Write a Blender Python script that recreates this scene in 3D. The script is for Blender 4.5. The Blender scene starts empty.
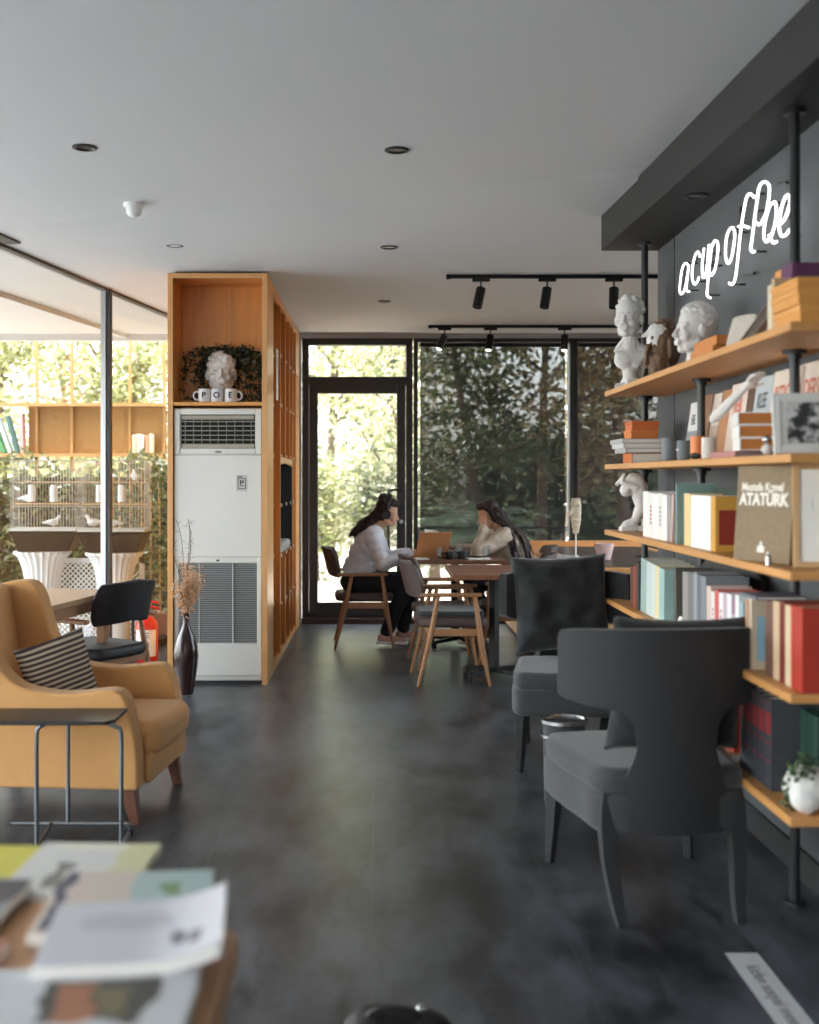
import bpy, bmesh, math, random
from mathutils import Vector, Matrix, Euler, noise
PI = math.pi
R = math.radians
random.seed(7)
S = bpy.context.scene
COL = S.collection
F = 1168.0            # focal length in pixels of the 819 px wide frame
EYE = 1.40

# ------------------------------------------------------------------ camera
cd = bpy.data.cameras.new('camera')
cam = bpy.data.objects.new('camera', cd); COL.objects.link(cam)
cam.location = (0, 0, EYE); cam.rotation_euler = (PI/2, 0, 0)
cd.sensor_fit = 'HORIZONTAL'; cd.sensor_width = 36.0; cd.lens = 36.0*F/819
cd.shift_x = 31.5/819; cd.shift_y = -34/819
cd.clip_start = 0.05; cd.clip_end = 300
cd.dof.use_dof = True; cd.dof.focus_distance = 6.8; cd.dof.aperture_fstop = 2.4
S.camera = cam

# ------------------------------------------------------------------ light
S.view_settings.view_transform = 'Standard'; S.view_settings.look = 'None'
S.view_settings.gamma = 1; S.view_settings.use_curve_mapping = False
S.view_settings.exposure = 1.22
S.cycles.max_bounces = 10; S.cycles.diffuse_bounces = 6; S.cycles.glossy_bounces = 4
S.cycles.transparent_max_bounces = 24; S.cycles.sample_clamp_indirect = 6
S.cycles.use_denoising = True
w = bpy.data.worlds.new('sky'); S.world = w; w.use_nodes = True
wn = w.node_tree.nodes; wl = w.node_tree.links
sky = wn.new('ShaderNodeTexSky'); sky.sky_type = 'NISHITA'; sky.sun_disc = False
sky.sun_elevation = R(62); sky.sun_rotation = R(-80); sky.air_density = 1.2; sky.dust_density = 3.0
hs = wn.new('ShaderNodeHueSaturation'); hs.inputs['Saturation'].default_value = 0.3
wl.new(sky.outputs[0], hs.inputs['Color'])
wl.new(hs.outputs[0], wn['Background'].inputs['Color'])
wn['Background'].inputs['Strength'].default_value = 0.75
sd = bpy.data.lights.new('sun', 'SUN'); sd.energy = 6.0; sd.angle = R(1.0); sd.color = (1, .97, .92)
so = bpy.data.objects.new('sun', sd); COL.objects.link(so)
so.rotation_euler = Vector((.55, .30, -1.15)).to_track_quat('-Z', 'Y').to_euler()
def portal(loc, rot, sx, sy):
    l = bpy.data.lights.new('window_portal', 'AREA'); l.shape = 'RECTANGLE'; l.size = sx; l.size_y = sy
    l.cycles.is_portal = True
    o = bpy.data.objects.new('window_portal', l); COL.objects.link(o); o.location = loc; o.rotation_euler = rot
# facade geometry (angled glass wall on the left)
FA, FB = Vector((-3.68, -2.4)), Vector((-1.61, 11.3))
FD = (FB-FA).normalized(); FL = (FB-FA).length; FANG = math.atan2(FD.y, FD.x)
def fx(Y): return FA.x+(Y-FA.y)*FD.x/FD.y
mid = (FA+FB)/2
portal((mid.x-.12, mid.y, 1.4), (R(90), 0, FANG-PI), FL, 2.75)
portal((1.2, 11.5, 1.4), (R(-90), 0, 0), 4.0, 2.75)
portal((-1.9, -2.6, 1.4), (R(90), 0, 0), 2.8, 2.75)
portal((3.36, 8.9, 1.5), (R(90), 0, R(90)), 4.0, 2.4)

# ------------------------------------------------------------------ materials
MC = {}
def srgb(c):
    return tuple((x/12.92 if x <= .04045 else ((x+.055)/1.055)**2.4) for x in [v/255 for v in c])
def mat(name, rgb, rough=.6, metal=0.0, noise_amt=.08, nscale=12, bump=0.0, bscale=60, spec=.5, emit=None, estr=0, stretch=None, sheen=0, coat=0):
    if name in MC: return MC[name]
    m = bpy.data.materials.new(name); m.use_nodes = True; MC[name] = m
    n = m.node_tree.nodes; l = m.node_tree.links; b = n['Principled BSDF']
    b.inputs['Roughness'].default_value = rough; b.inputs['Metallic'].default_value = metal
    b.inputs['Specular IOR Level'].default_value = spec
    b.inputs['Sheen Weight'].default_value = sheen; b.inputs['Coat Weight'].default_value = coat
    tc = n.new('ShaderNodeTexCoord'); mp = n.new('ShaderNodeMapping'); l.new(tc.outputs['Object'], mp.inputs[0])
    if stretch: mp.inputs['Scale'].default_value = stretch
    nz = n.new('ShaderNodeTexNoise'); nz.inputs['Scale'].default_value = nscale; nz.inputs['Detail'].default_value = 5
    l.new(mp.outputs[0], nz.inputs['Vector'])
    c = srgb(rgb); mx = n.new('ShaderNodeMix'); mx.data_type = 'RGBA'
    mx.inputs['A'].default_value = (*[x*(1-noise_amt) for x in c], 1)
    mx.inputs['B'].default_value = (*[min(1, x*(1+noise_amt)) for x in c], 1)
    l.new(nz.outputs['Fac'], mx.inputs['Factor']); l.new(mx.outputs['Result'], b.inputs['Base Color'])
    if bump:
        n2 = n.new('ShaderNodeTexNoise'); n2.inputs['Scale'].default_value = bscale; n2.inputs['Detail'].default_value = 3
        l.new(mp.outputs[0], n2.inputs['Vector'])
        bp = n.new('ShaderNodeBump'); bp.inputs['Strength'].default_value = bump; bp.inputs['Distance'].default_value = .01
        l.new(n2.outputs['Fac'], bp.inputs['Height']); l.new(bp.outputs[0], b.inputs['Normal'])
    if emit:
        b.inputs['Emission Color'].default_value = (*emit, 1); b.inputs['Emission Strength'].default_value = estr
    return m
def wood(name, rgb, axis='z', rough=.45, amt=.28, scale=7):
    if name in MC: return MC[name]
    st = {'z': (1, 1, .06), 'x': (.06, 1, 1), 'y': (1, .06, 1)}[axis]
    m = mat(name, rgb, rough, noise_amt=amt, nscale=scale*4, stretch=st, bump=.05, bscale=80)
    n = m.node_tree.nodes; n['Noise Texture'].inputs['Detail'].default_value = 8
    n['Noise Texture'].inputs['Distortion'].default_value = .6
    return m
def glass_mat(name, refl=1.45, tint=(1, 1, 1), base=.0):
    if name in MC: return MC[name]
    m = bpy.data.materials.new(name); m.use_nodes = True; MC[name] = m
    n = m.node_tree.nodes; l = m.node_tree.links; n.clear()
    o = n.new('ShaderNodeOutputMaterial'); t = n.new('ShaderNodeBsdfTransparent'); t.inputs[0].default_value = (*tint, 1)
    g = n.new('ShaderNodeBsdfGlossy'); g.inputs['Roughness'].default_value = .02
    # Schlick reflectance from |N.I| (same from both sides of the pane)
    ge = n.new('ShaderNodeNewGeometry'); dt = n.new('ShaderNodeVectorMath'); dt.operation = 'DOT_PRODUCT'
    l.new(ge.outputs['Normal'], dt.inputs[0]); l.new(ge.outputs['Incoming'], dt.inputs[1])
    ab = n.new('ShaderNodeMath'); ab.operation = 'ABSOLUTE'; l.new(dt.outputs['Value'], ab.inputs[0])
    om = n.new('ShaderNodeMath'); om.operation = 'SUBTRACT'; om.inputs[0].default_value = 1; l.new(ab.outputs[0], om.inputs[1])
    pw = n.new('ShaderNodeMath'); pw.operation = 'POWER'; pw.inputs[1].default_value = 5; l.new(om.outputs[0], pw.inputs[0])
    f = n.new('ShaderNodeMath'); f.operation = 'MULTIPLY_ADD'; f.inputs[1].default_value = .3; f.inputs[2].default_value = .02; l.new(pw.outputs[0], f.inputs[0])
    a = n.new('ShaderNodeMath'); a.operation = 'ADD'; a.inputs[1].default_value = base; a.use_clamp = True
    x = n.new('ShaderNodeMixShader'); l.new(f.outputs[0], a.inputs[0]); l.new(a.outputs[0], x.inputs[0])
    l.new(t.outputs[0], x.inputs[1]); l.new(g.outputs[0], x.inputs[2]); l.new(x.outputs[0], o.inputs[0])
    return m
def mesh_screen_mat(name, col, through):
    m = bpy.data.materials.new(name); m.use_nodes = True; MC[name] = m
    n = m.node_tree.nodes; l = m.node_tree.links; b = n['Principled BSDF']
    b.inputs['Base Color'].default_value = (*srgb(col), 1); b.inputs['Roughness'].default_value = .8
    t = n.new('ShaderNodeBsdfTransparent'); x = n.new('ShaderNodeMixShader'); x.inputs[0].default_value = 1-through
    l.new(t.outputs[0], x.inputs[1]); l.new(b.outputs[0], x.inputs[2]); l.new(x.outputs[0], n['Material Output'].inputs[0])
    return m
def leaf_mat(name, c1, c2, trans=.35):
    if name in MC: return MC[name]
    m = bpy.data.materials.new(name); m.use_nodes = True; MC[name] = m
    n = m.node_tree.nodes; l = m.node_tree.links; n.clear()
    o = n.new('ShaderNodeOutputMaterial'); g = n.new('ShaderNodeNewGeometry')
    mx = n.new('ShaderNodeMix'); mx.data_type = 'RGBA'
    mx.inputs['A'].default_value = (*srgb(c1), 1); mx.inputs['B'].default_value = (*srgb(c2), 1)
    l.new(g.outputs['Random Per Island'], mx.inputs['Factor'])
    d = n.new('ShaderNodeBsdfDiffuse'); t = n.new('ShaderNodeBsdfTranslucent'); x = n.new('ShaderNodeMixShader')
    gl = n.new('ShaderNodeBsdfGlossy'); gl.inputs['Roughness'].default_value = .35; x2 = n.new('ShaderNodeMixShader'); x2.inputs[0].default_value = .07
    x.inputs[0].default_value = trans
    l.new(mx.outputs['Result'], d.inputs[0]); l.new(mx.outputs['Result'], t.inputs[0])
    l.new(d.outputs[0], x.inputs[1]); l.new(t.outputs[0], x.inputs[2]); l.new(x.outputs[0], x2.inputs[1]); l.new(gl.outputs[0], x2.inputs[2])
    l.new(x2.outputs[0], o.inputs[0])
    return m
def floor_mat():
    m = mat('slate_tile', (60, 62, 66), .42, noise_amt=.0)
    n = m.node_tree.nodes; l = m.node_tree.links; b = n['Principled BSDF']
    tc = n['Texture Coordinate']
    sx = n.new('ShaderNodeSeparateXYZ'); l.new(tc.outputs['Object'], sx.inputs[0])
    def edge(out, off):
        a = n.new('ShaderNodeMath'); a.operation = 'ADD'; a.inputs[1].default_value = off; l.new(out, a.inputs[0])
        q = n.new('ShaderNodeMath'); q.operation = 'PINGPONG'; q.inputs[1].default_value = .3; l.new(a.outputs[0], q.inputs[0])
        c = n.new('ShaderNodeMath'); c.operation = 'LESS_THAN'; c.inputs[1].default_value = .0016; l.new(q.outputs[0], c.inputs[0]); return c, a
    ex, ax = edge(sx.outputs['X'], 6.02); ey, ay = edge(sx.outputs['Y'], .985)
    mxm = n.new('ShaderNodeMath'); mxm.operation = 'MAXIMUM'; l.new(ex.outputs[0], mxm.inputs[0]); l.new(ey.outputs[0], mxm.inputs[1])
    nz = n.new('ShaderNodeTexNoise'); nz.inputs['Scale'].default_value = 3.2; nz.inputs['Detail'].default_value = 10; nz.inputs['Roughness'].default_value = .68
    mpf = n.new('ShaderNodeMapping'); mpf.inputs['Scale'].default_value = (1.5, .6, 1); l.new(tc.outputs['Object'], mpf.inputs[0]); l.new(mpf.outputs[0], nz.inputs['Vector']); nz.inputs['Distortion'].default_value = 0
    rp = n.new('ShaderNodeValToRGB'); rp.color_ramp.elements[0].position = .42; rp.color_ramp.elements[1].position = .58
    rp.color_ramp.elements[0].color = (*srgb((38, 40, 44)), 1); rp.color_ramp.elements[1].color = (*srgb((86, 90, 96)), 1)
    nb = n.new('ShaderNodeTexNoise'); nb.inputs['Scale'].default_value = 1.1; nb.inputs['Detail'].default_value = 4; l.new(tc.outputs['Object'], nb.inputs['Vector'])
    av = n.new('ShaderNodeMix'); av.inputs['Factor'].default_value = .3; l.new(nz.outputs['Fac'], av.inputs['A']); l.new(nb.outputs['Fac'], av.inputs['B'])
    l.new(av.outputs['Result'], rp.inputs[0])
    g = n.new('ShaderNodeMix'); g.data_type = 'RGBA'; g.inputs['B'].default_value = (*srgb((84, 86, 88)), 1)
    l.new(mxm.outputs[0], g.inputs['Factor']); l.new(rp.outputs[0], g.inputs['A']); l.new(g.outputs['Result'], b.inputs['Base Color'])
    mr = n.new('ShaderNodeMapRange'); mr.inputs['To Min'].default_value = .26; mr.inputs['To Max'].default_value = .40
    l.new(nz.outputs['Fac'], mr.inputs[0]); l.new(mr.outputs[0], b.inputs['Roughness'])
    bp = n.new('ShaderNodeBump'); bp.inputs['Strength'].default_value = .03; bp.inputs['Distance'].default_value = .002
    l.new(nz.outputs['Fac'], bp.inputs['Height']); l.new(bp.outputs[0], b.inputs['Normal'])
    return m

# ------------------------------------------------------------------ mesh helpers
class MB:
    def __init__(self): self.v = []; self.f = []
    def add(self, vs, fs, M=None):
        o = len(self.v)
        if M is not None: vs = [M @ Vector(v) for v in vs]
        self.v += [tuple(v) for v in vs]; self.f += [tuple(i+o for i in f) for f in fs]; return self
    def box(self, x0, x1, y0, y1, z0, z1, M=None):
        vs = [(x0,y0,z0),(x1,y0,z0),(x1,y1,z0),(x0,y1,z0),(x0,y0,z1),(x1,y0,z1),(x1,y1,z1),(x0,y1,z1)]
        return self.add(vs, [(0,3,2,1),(4,5,6,7),(0,1,5,4),(1,2,6,5),(2,3,7,6),(3,0,4,7)], M)
    def prism(self, pts, a0, a1, axis='z', M=None):
        # pts: 2D polygon; axis z: (x,y); axis y: (x,z); axis x: (y,z)
        n = len(pts)
        def mk(p, a): return {'z': (p[0], p[1], a), 'y': (p[0], a, p[1]), 'x': (a, p[0], p[1])}[axis]
        vs = [mk(p, a0) for p in pts]+[mk(p, a1) for p in pts]
        fs = [tuple(range(n))[::-1], tuple(range(n, 2*n))]+[(i, (i+1) % n, n+(i+1) % n, n+i) for i in range(n)]
        return self.add(vs, fs, M)
    def cone(self, p0, p1, r0, r1=None, seg=12, M=None, sq=False):
        if r1 is None: r1 = r0
        p0 = Vector(p0); p1 = Vector(p1); d = p1-p0
        q = d.to_track_quat('Z', 'Y').to_matrix()
        n = 4 if sq else seg; vs = []
        for p, r in ((p0, r0), (p1, r1)):
            for i in range(n):
                a = 2*PI*(i+(.5 if sq else 0))/n; k = 1.2 if sq else 1
                vs.append(p+q @ Vector((math.cos(a)*r*k, math.sin(a)*r*k, 0)))
        fs = [tuple(range(n))[::-1], tuple(range(n, 2*n))]+[(i, (i+1) % n, n+(i+1) % n, n+i) for i in range(n)]
        return self.add(vs, fs, M)
    def tube(self, pts, r, seg=8, closed=False, M=None):
        pts = [Vector(p) for p in pts]; n = len(pts); rs = r if isinstance(r, (list, tuple)) else [r]*n
        vs = []; up = Vector((0, 0, 1)); prev = None
        for i, p in enumerate(pts):
            if closed: t = (pts[(i+1) % n]-pts[i-1])
            else: t = (pts[min(i+1, n-1)]-pts[max(i-1, 0)])
            t.normalize()
            if prev is None:
                a = t.cross(up)
                if a.length < .05: a = t.cross(Vector((1, 0, 0)))
            else: a = prev-t*prev.dot(t)
            a.normalize(); prev = a; b = t.cross(a)
            for k in range(seg):
                an = 2*PI*k/seg; vs.append(p+(a*math.cos(an)+b*math.sin(an))*rs[i])
        fs = []
        for i in range(n if closed else n-1):
            j = (i+1) % n
            for k in range(seg): fs.append((i*seg+k, i*seg+(k+1) % seg, j*seg+(k+1) % seg, j*seg+k))
        if not closed: fs += [tuple(range(seg))[::-1], tuple(range((n-1)*seg, n*seg))]
        return self.add(vs, fs, M)
    def lathe(self, prof, c=(0, 0, 0), seg=28, M=None, flute=0, fn=0):
        vs = []; n = len(prof)
        for (r, z) in prof:
            for k in range(seg):
                a = 2*PI*k/seg; rr = max(r, 1e-4)*(1+flute*math.cos(a*fn)) if fn else max(r, 1e-4)
                vs.append((c[0]+rr*math.cos(a), c[1]+rr*math.sin(a), c[2]+z))
        fs = []
        for i in range(n-1):
            for k in range(seg): fs.append((i*seg+k, i*seg+(k+1) % seg, (i+1)*seg+(k+1) % seg, (i+1)*seg+k))
        fs += [tuple(range(seg))[::-1], tuple(range((n-1)*seg, n*seg))]
        return self.add(vs, fs, M)
    def ell(self, c, r, M=None, seg=16, rings=10):
        if not isinstance(r, (tuple, list)): r = (r, r, r)
        vs = [(c[0], c[1], c[2]-r[2])]; fs = []
        for i in range(1, rings):
            t = PI*i/rings
            for k in range(seg):
                a = 2*PI*k/seg; vs.append((c[0]+r[0]*math.sin(t)*math.cos(a), c[1]+r[1]*math.sin(t)*math.sin(a), c[2]-r[2]*math.cos(t)))
        vs.append((c[0], c[1], c[2]+r[2])); L = len(vs)-1
        for k in range(seg):
            fs.append((0, 1+(k+1) % seg, 1+k)); fs.append((L, L-seg+k, L-seg+(k+1) % seg))
        for i in range(rings-2):
            for k in range(seg): fs.append((1+i*seg+k, 1+i*seg+(k+1) % seg, 1+(i+1)*seg+(k+1) % seg, 1+(i+1)*seg+k))
        return self.add(vs, fs, M)
    def caps(self, p0, p1, r0, r1, M=None, seg=12):
        self.cone(p0, p1, r0, r1, seg, M); self.ell(p0, r0, M, seg, 8); self.ell(p1, r1, M, seg, 8); return self
    def chain(self, pts, rs, M=None, seg=12):
        for i in range(len(pts)-1): self.caps(pts[i], pts[i+1], rs[i], rs[i+1], M, seg)
        return self
    def pillow(self, w, h, t, M=None, n=16, wr=.004, seed=0):
        vs = []; fs = []
        for s in (1, -1):
            for i in range(n+1):
                for j in range(n+1):
                    u = 2*i/n-1; v = 2*j/n-1
                    k = max(0, (1-u**4)*(1-v**4))**.5
                    pin = 1-.07*(1-abs(v)**2)*abs(u)**3; pin2 = 1-.07*(1-abs(u)**2)*abs(v)**3
                    wz = noise.noise(Vector((u*2.5+seed, v*2.5, s)))*wr*k*2
                    vs.append((u*w/2*pin, s*(t/2*k)+wz, v*h/2*pin2))
        N = (n+1)**2
        for s in (0, 1):
            for i in range(n):
                for j in range(n):
                    a = s*N+i*(n+1)+j; q = (a, a+n+1, a+n+2, a+1); fs.append(q if s else q[::-1])
        self.add(vs, fs, M); return self
def shade(me, smooth, ang=38):
    if smooth:
        me.polygons.foreach_set('use_smooth', [True]*len(me.polygons)); me.set_sharp_from_angle(angle=R(ang))
def obj(name, mb, m, parent=None, bevel=0, smooth=True, ang=38, seg=2, sub=0, remesh=0, label=None, weld=False):
    me = bpy.data.meshes.new(name); me.from_pydata(mb.v, [], mb.f); me.validate(); 
    bm = bmesh.new(); bm.from_mesh(me)
    if weld: bmesh.ops.remove_doubles(bm, verts=bm.verts, dist=1e-4)
    bmesh.ops.recalc_face_normals(bm, faces=bm.faces); bm.to_mesh(me); bm.free()
    o = bpy.data.objects.new(name, me); COL.objects.link(o)
    for mm in (m if isinstance(m, (list, tuple)) else [m]): me.materials.append(mm)
    shade(me, smooth, ang)
    if remesh:
        rm = o.modifiers.new('r', 'REMESH'); rm.mode = 'VOXEL'; rm.voxel_size = remesh; rm.use_smooth_shade = True
        sm = o.modifiers.new('s', 'SMOOTH'); sm.iterations = 3; sm.factor = .5
    if bevel:
        b = o.modifiers.new('b', 'BEVEL'); b.width = bevel; b.segments = seg; b.limit_method = 'ANGLE'; b.angle_limit = R(40)
    if sub:
        s = o.modifiers.new('u', 'SUBSURF'); s.levels = sub; s.render_levels = sub
    if parent is not None: o.parent = parent
    if label: o['label'] = label
    return o
def bake(o):
    dg = bpy.context.evaluated_depsgraph_get(); dg.update()
    me = bpy.data.meshes.new_from_object(o.evaluated_get(dg)); mats = list(o.data.materials)
    o.modifiers.clear(); o.data = me
    me.materials.clear()
    for m in mats: me.materials.append(m)
    return o
def displace(o, fn):
    me = o.data; ns = [v.normal.copy() for v in me.vertices]
    for v, n in zip(me.vertices, ns): v.co = v.co+n*fn(v.co, n)
    me.polygons.foreach_set('use_smooth', [True]*len(me.polygons)); me.update()
def tag(o, label, cat, group=None, kind=None):
    o['label'] = label; o['category'] = cat
    if group: o['group'] = group
    if kind: o['kind'] = kind
    return o
def thing(name, label, cat, loc=(0, 0, 0), rz=0, group=None):
    o = bpy.data.objects.new(name, None); COL.objects.link(o); o.empty_display_size = .1
    o.location = loc; o.rotation_euler = (0, 0, rz); return tag(o, label, cat, group)
def struct(name, mb, m, parent=None, **k):
    o = obj(name, mb, m, parent, **k)
    if parent is None: o['kind'] = 'structure'
    return o
def dup(root, loc, rz, label, group=None):
    def cp(o, par):
        c = o.copy(); COL.objects.link(c); c.parent = par
        for ch in list(o.children): cp(ch, c)
        return c
    r = cp(root, None); r.location = loc; r.rotation_euler = (0, 0, rz); r['label'] = label
    if group: r['group'] = group
    return r
def text(name, s, size, m, parent, M, depth=.001, align='CENTER', bold=0):
    c = bpy.data.curves.new(name, 'FONT'); c.body = s; c.size = size; c.extrude = depth; c.align_x = align; c.align_y = 'CENTER'; c.offset = bold
    t = bpy.data.objects.new(name, c); COL.objects.link(t)
    dg = bpy.context.evaluated_depsgraph_get(); dg.update()
    me = bpy.data.meshes.new_from_object(t.evaluated_get(dg)); bpy.data.objects.remove(t)
    me.transform(M); me.materials.clear(); me.materials.append(m)
    o = bpy.data.objects.new(name, me); COL.objects.link(o); o.parent = parent; return o
def TM(loc, rx=0, ry=0, rz=0, s=1): return Matrix.Translation(loc) @ Euler((rx, ry, rz)).to_matrix().to_4x4() @ Matrix.Diagonal((s, s, s, 1)) if not isinstance(s, tuple) else Matrix.Translation(loc) @ Euler((rx, ry, rz)).to_matrix().to_4x4() @ Matrix.Diagonal((*s, 1))
def spline(pts, n=6, closed=False):
    P = [Vector(p) for p in pts]; out = []; N = len(P)
    rng = range(N if closed else N-1)
    for i in rng:
        p0 = P[i-1] if (i > 0 or closed) else P[i]; p1 = P[i]; p2 = P[(i+1) % N]; p3 = P[(i+2) % N] if (i+2 < N or closed) else p2
        for k in range(n):
            t = k/n; out.append(.5*((2*p1)+(p2-p0)*t+(2*p0-5*p1+4*p2-p3)*t*t+(3*p1-p0-3*p2+p3)*t**3))
    if not closed: out.append(P[-1])
    return out
def leaf(mb, c, size, rnd, asp=.45, d=None):
    if d is None: d = Vector((rnd.gauss(0, 1), rnd.gauss(0, 1), rnd.gauss(0, .7))).normalized()
    u = d.cross(Vector((rnd.gauss(0, 1), rnd.gauss(0, 1), rnd.gauss(0, 1)))).normalized()
    nrm = d.cross(u); c = Vector(c); w = size*asp
    mb.add([c, c+d*size*.5+u*w*.5+nrm*size*.06, c+d*size, c+d*size*.5-u*w*.5+nrm*size*.06, c+d*size*.5], [(0, 1, 4), (1, 2, 4), (2, 3, 4), (3, 0, 4)])

# palette
M_ceil = mat('ceiling_plaster', (198, 199, 200), .9, noise_amt=.02, nscale=3)
M_dark = mat('dark_wall_paint', (84, 87, 89), .75, noise_amt=.05, nscale=4)
M_soff = mat('soffit_paint', (37, 38, 39), .7, noise_amt=.04)
M_black = mat('black_metal', (24, 24, 25), .45, spec=.4)
M_frame = mat('anthracite_frame', (50, 50, 51), .5, noise_amt=.04)
M_gun = mat('gunmetal_pipe', (62, 63, 65), .35, .7)
M_chrome = mat('chrome', (190, 190, 190), .18, 1.0)
M_alu = mat('aluminium', (170, 172, 175), .3, .8)
M_glass = glass_mat('window_glass', tint=(.93, .95, .95))
M_oakz = wood('cabinet_veneer', (224, 156, 82), 'z', rough=.32)
M_oakz2 = wood('cabinet_edge', (222, 166, 106), 'z', amt=.15, rough=.32)
M_oaky = wood('shelf_plank', (208, 150, 88), 'y', amt=.15)
M_tab = wood('walnut_top', (132, 86, 62), 'y', .5)
M_tab.node_tree.nodes['Principled BSDF'].inputs['Specular IOR Level'].default_value = .25
M_chairw = wood('chair_wood', (168, 122, 84), 'z', .45, amt=.15)
M_beech = wood('pale_wood', (200, 160, 112), 'x', .5, amt=.12)
M_plas = mat('plaster', (226, 222, 216), .8, noise_amt=.04, bump=.1, bscale=40)
M_white = mat('white_plastic', (228, 228, 226), .4, noise_amt=.02)
M_paper = mat('paper', (236, 232, 224), .85, noise_amt=.04, nscale=40)
M_gvel = mat('grey_velvet', (54, 56, 58), .85, noise_amt=.12, nscale=8, bump=.15, bscale=120, sheen=.25)
M_bvel = mat('black_velvet', (28, 29, 31), .9, noise_amt=.25, nscale=8, bump=.9, bscale=16, sheen=.2)
M_must = mat('mustard_fabric', (204, 152, 94), .9, noise_amt=.06, nscale=30, bump=.2, bscale=300, sheen=.15)
M_brown = mat('brown_leather', (84, 70, 66), .6, noise_amt=.1)
M_blk = mat('black_leather', (32, 30, 32), .55, noise_amt=.1)
# ================================================================== THE ROOM
CH = 2.80
struct('floor', MB().prism([(-3.76, -2.6), (3.4, -2.6), (3.4, 11.45), (-1.64, 11.45)], -.12, 0), floor_mat(), smooth=False)
struct('ceiling', MB().prism([(-3.81, -2.6), (3.4, -2.6), (3.4, 11.45), (-1.66, 11.45)], CH, CH+.25), M_ceil, smooth=False)
M_ground = mat('terrace_paving', (214, 200, 182), .8, noise_amt=.1, nscale=2)
M_slab = mat('terrace_slab_left', (150, 153, 156), .8, noise_amt=.12, nscale=2)
struct('ground_left', MB().prism([(-30, -8), (-3.78, -8), (-3.76, -2.6), (-1.64, 11.45), (-30, 11.45)], -.2, -.04), M_slab, smooth=False)
struct('ground', MB().box(-30, 30, 11.45, 45, -.2, -.04), M_ground, smooth=False)
M_white_out = mat('terrace_roof_paint', (196, 193, 188), .85, noise_amt=.03)
# hand-trowelled seam that wanders across the ceiling
sp_ = spline([(-1.9, 6.42, 0), (-1.09, 6.26, 0), (-.71, 6.01, 0), (-.14, 5.88, 0), (.30, 5.72, 0), (.70, 5.52, 0), (1.19, 5.28, 0)], 6)
vs_, fs2 = [], []
for p in sp_: vs_ += [(p.x, p.y, CH-.0004), (p.x+.01, p.y+.10, CH-.013), (p.x+.2, p.y+1.1, CH-.0004)]
for i in range(len(sp_)-1): fs2 += [(3*i, 3*i+3, 3*i+4, 3*i+1), (3*i+1, 3*i+4, 3*i+5, 3*i+2)]
struct('trim_ceiling_seam', MB().add(vs_, fs2), M_ceil, ang=80)
# right dark wall with the shelves, plus the alcove behind its far end
WX = 1.49
wr = struct('wall_right', MB().box(WX, 1.64, -2.6, 6.22, 0, CH-.001), M_dark, smooth=False)
struct('trim_panel_joint', MB().box(WX-.003, WX+.01, 5.865, 5.872, 0, 2.61), M_black, smooth=False)
struct('wall_right_return', MB().box(1.6, 3.4, 6.10, 6.22, 0, CH-.001), M_dark, smooth=False)
struct('wall_right_back', MB().box(3.3, 3.4, 6.22, 6.8, 0, CH-.001).box(3.3, 3.4, 11.0, 11.4, 0, CH-.001).box(3.3, 3.4, 6.8, 11.0, 0, .5).box(3.3, 3.4, 6.8, 11.0, 2.6, CH-.001), M_dark, smooth=False)
w4 = MB()  # unseen alcove window added to brighten the rear tables and people
for y in (6.83, 8.2, 9.6, 10.97): w4.box(3.31, 3.37, y-.03, y+.03, .5, 2.6)
w4.box(3.31, 3.37, 6.86, 10.94, .5, .56).box(3.31, 3.37, 6.86, 10.94, 2.54, 2.6)
w4o = struct('window_4', w4, M_frame, bevel=.004)
obj('window_pane', MB().box(3.335, 3.341, 6.86, 10.94, .56, 2.54), M_glass, w4o, smooth=False)
struct('baseboard_right', MB().box(WX-.015, WX, -2.6, 6.2, 0, .10), M_frame, smooth=False)
struct('trim_soffit', MB().prism([(1.19, 6.22), (WX+.005, 6.22), (WX+.005, 2.0), (1.30, 2.0)], 2.61, CH+.002), M_soff, smooth=False)
# wall behind the camera: piers between large windows
struct('wall_front', MB().box(-3.9, -3.3, -2.6, -2.45, 0, CH).box(-.5, 1.6, -2.6, -2.45, 0, CH).box(-3.3, -.5, -2.6, -2.45, 2.65, CH).box(-3.3, -.5, -2.6, -2.45, 0, .3), M_ceil, smooth=False)
# left glass facade: frame along an angled line
FM = Matrix.Translation((FA.x, FA.y, 0)) @ Matrix.Rotation(FANG, 4, 'Z')     # local x runs along the facade
fs_ = [(0, 'a')]
fr = MB().box(0, FL, -.025, .025, CH-.02, CH, FM).box(0, FL, -.04, .04, 0, .06, FM)
s0 = (8.66-FA.y)/FD.y
for s in (s0, s0-2.4, s0-4.8, s0-7.2, FL-.05): fr.box(s-.02, s+.02, -.035, .035, .03, CH, FM)
wf = struct('window_1', fr, M_frame, bevel=.004)
obj('window_pane', MB().box(0.02, FL-.02, -.006, .006, .05, CH-.03, FM), M_glass, wf, smooth=False)
obj('mullion_cover', MB().box(s0-.03, s0-.021, .0, .038, .03, CH-.02, FM), M_alu, wf, smooth=False)
struct('trim_curtain_recess', MB().box(0, (6.95-FA.y)/FD.y, -.15, -.05, CH-.012, CH+.001, FM), M_black, smooth=False)  # black strip standing in for the shade inside a curtain pocket
struct('trim_terrace_roof', MB().prism([(-5.6, -3), (-3.92, -3), (-1.68, 11.55), (-5.6, 11.55)], CH+.01, CH+.25)
       .box(-5.62, -5.5, -3, 11.6, CH-.08, CH+.25).box(-5.6, -1.7, 11.45, 11.57, CH-.05, CH+.25).box(5, 13.9, .86, .90, CH-.03, CH+.02, FM), M_white_out, smooth=False)
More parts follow.
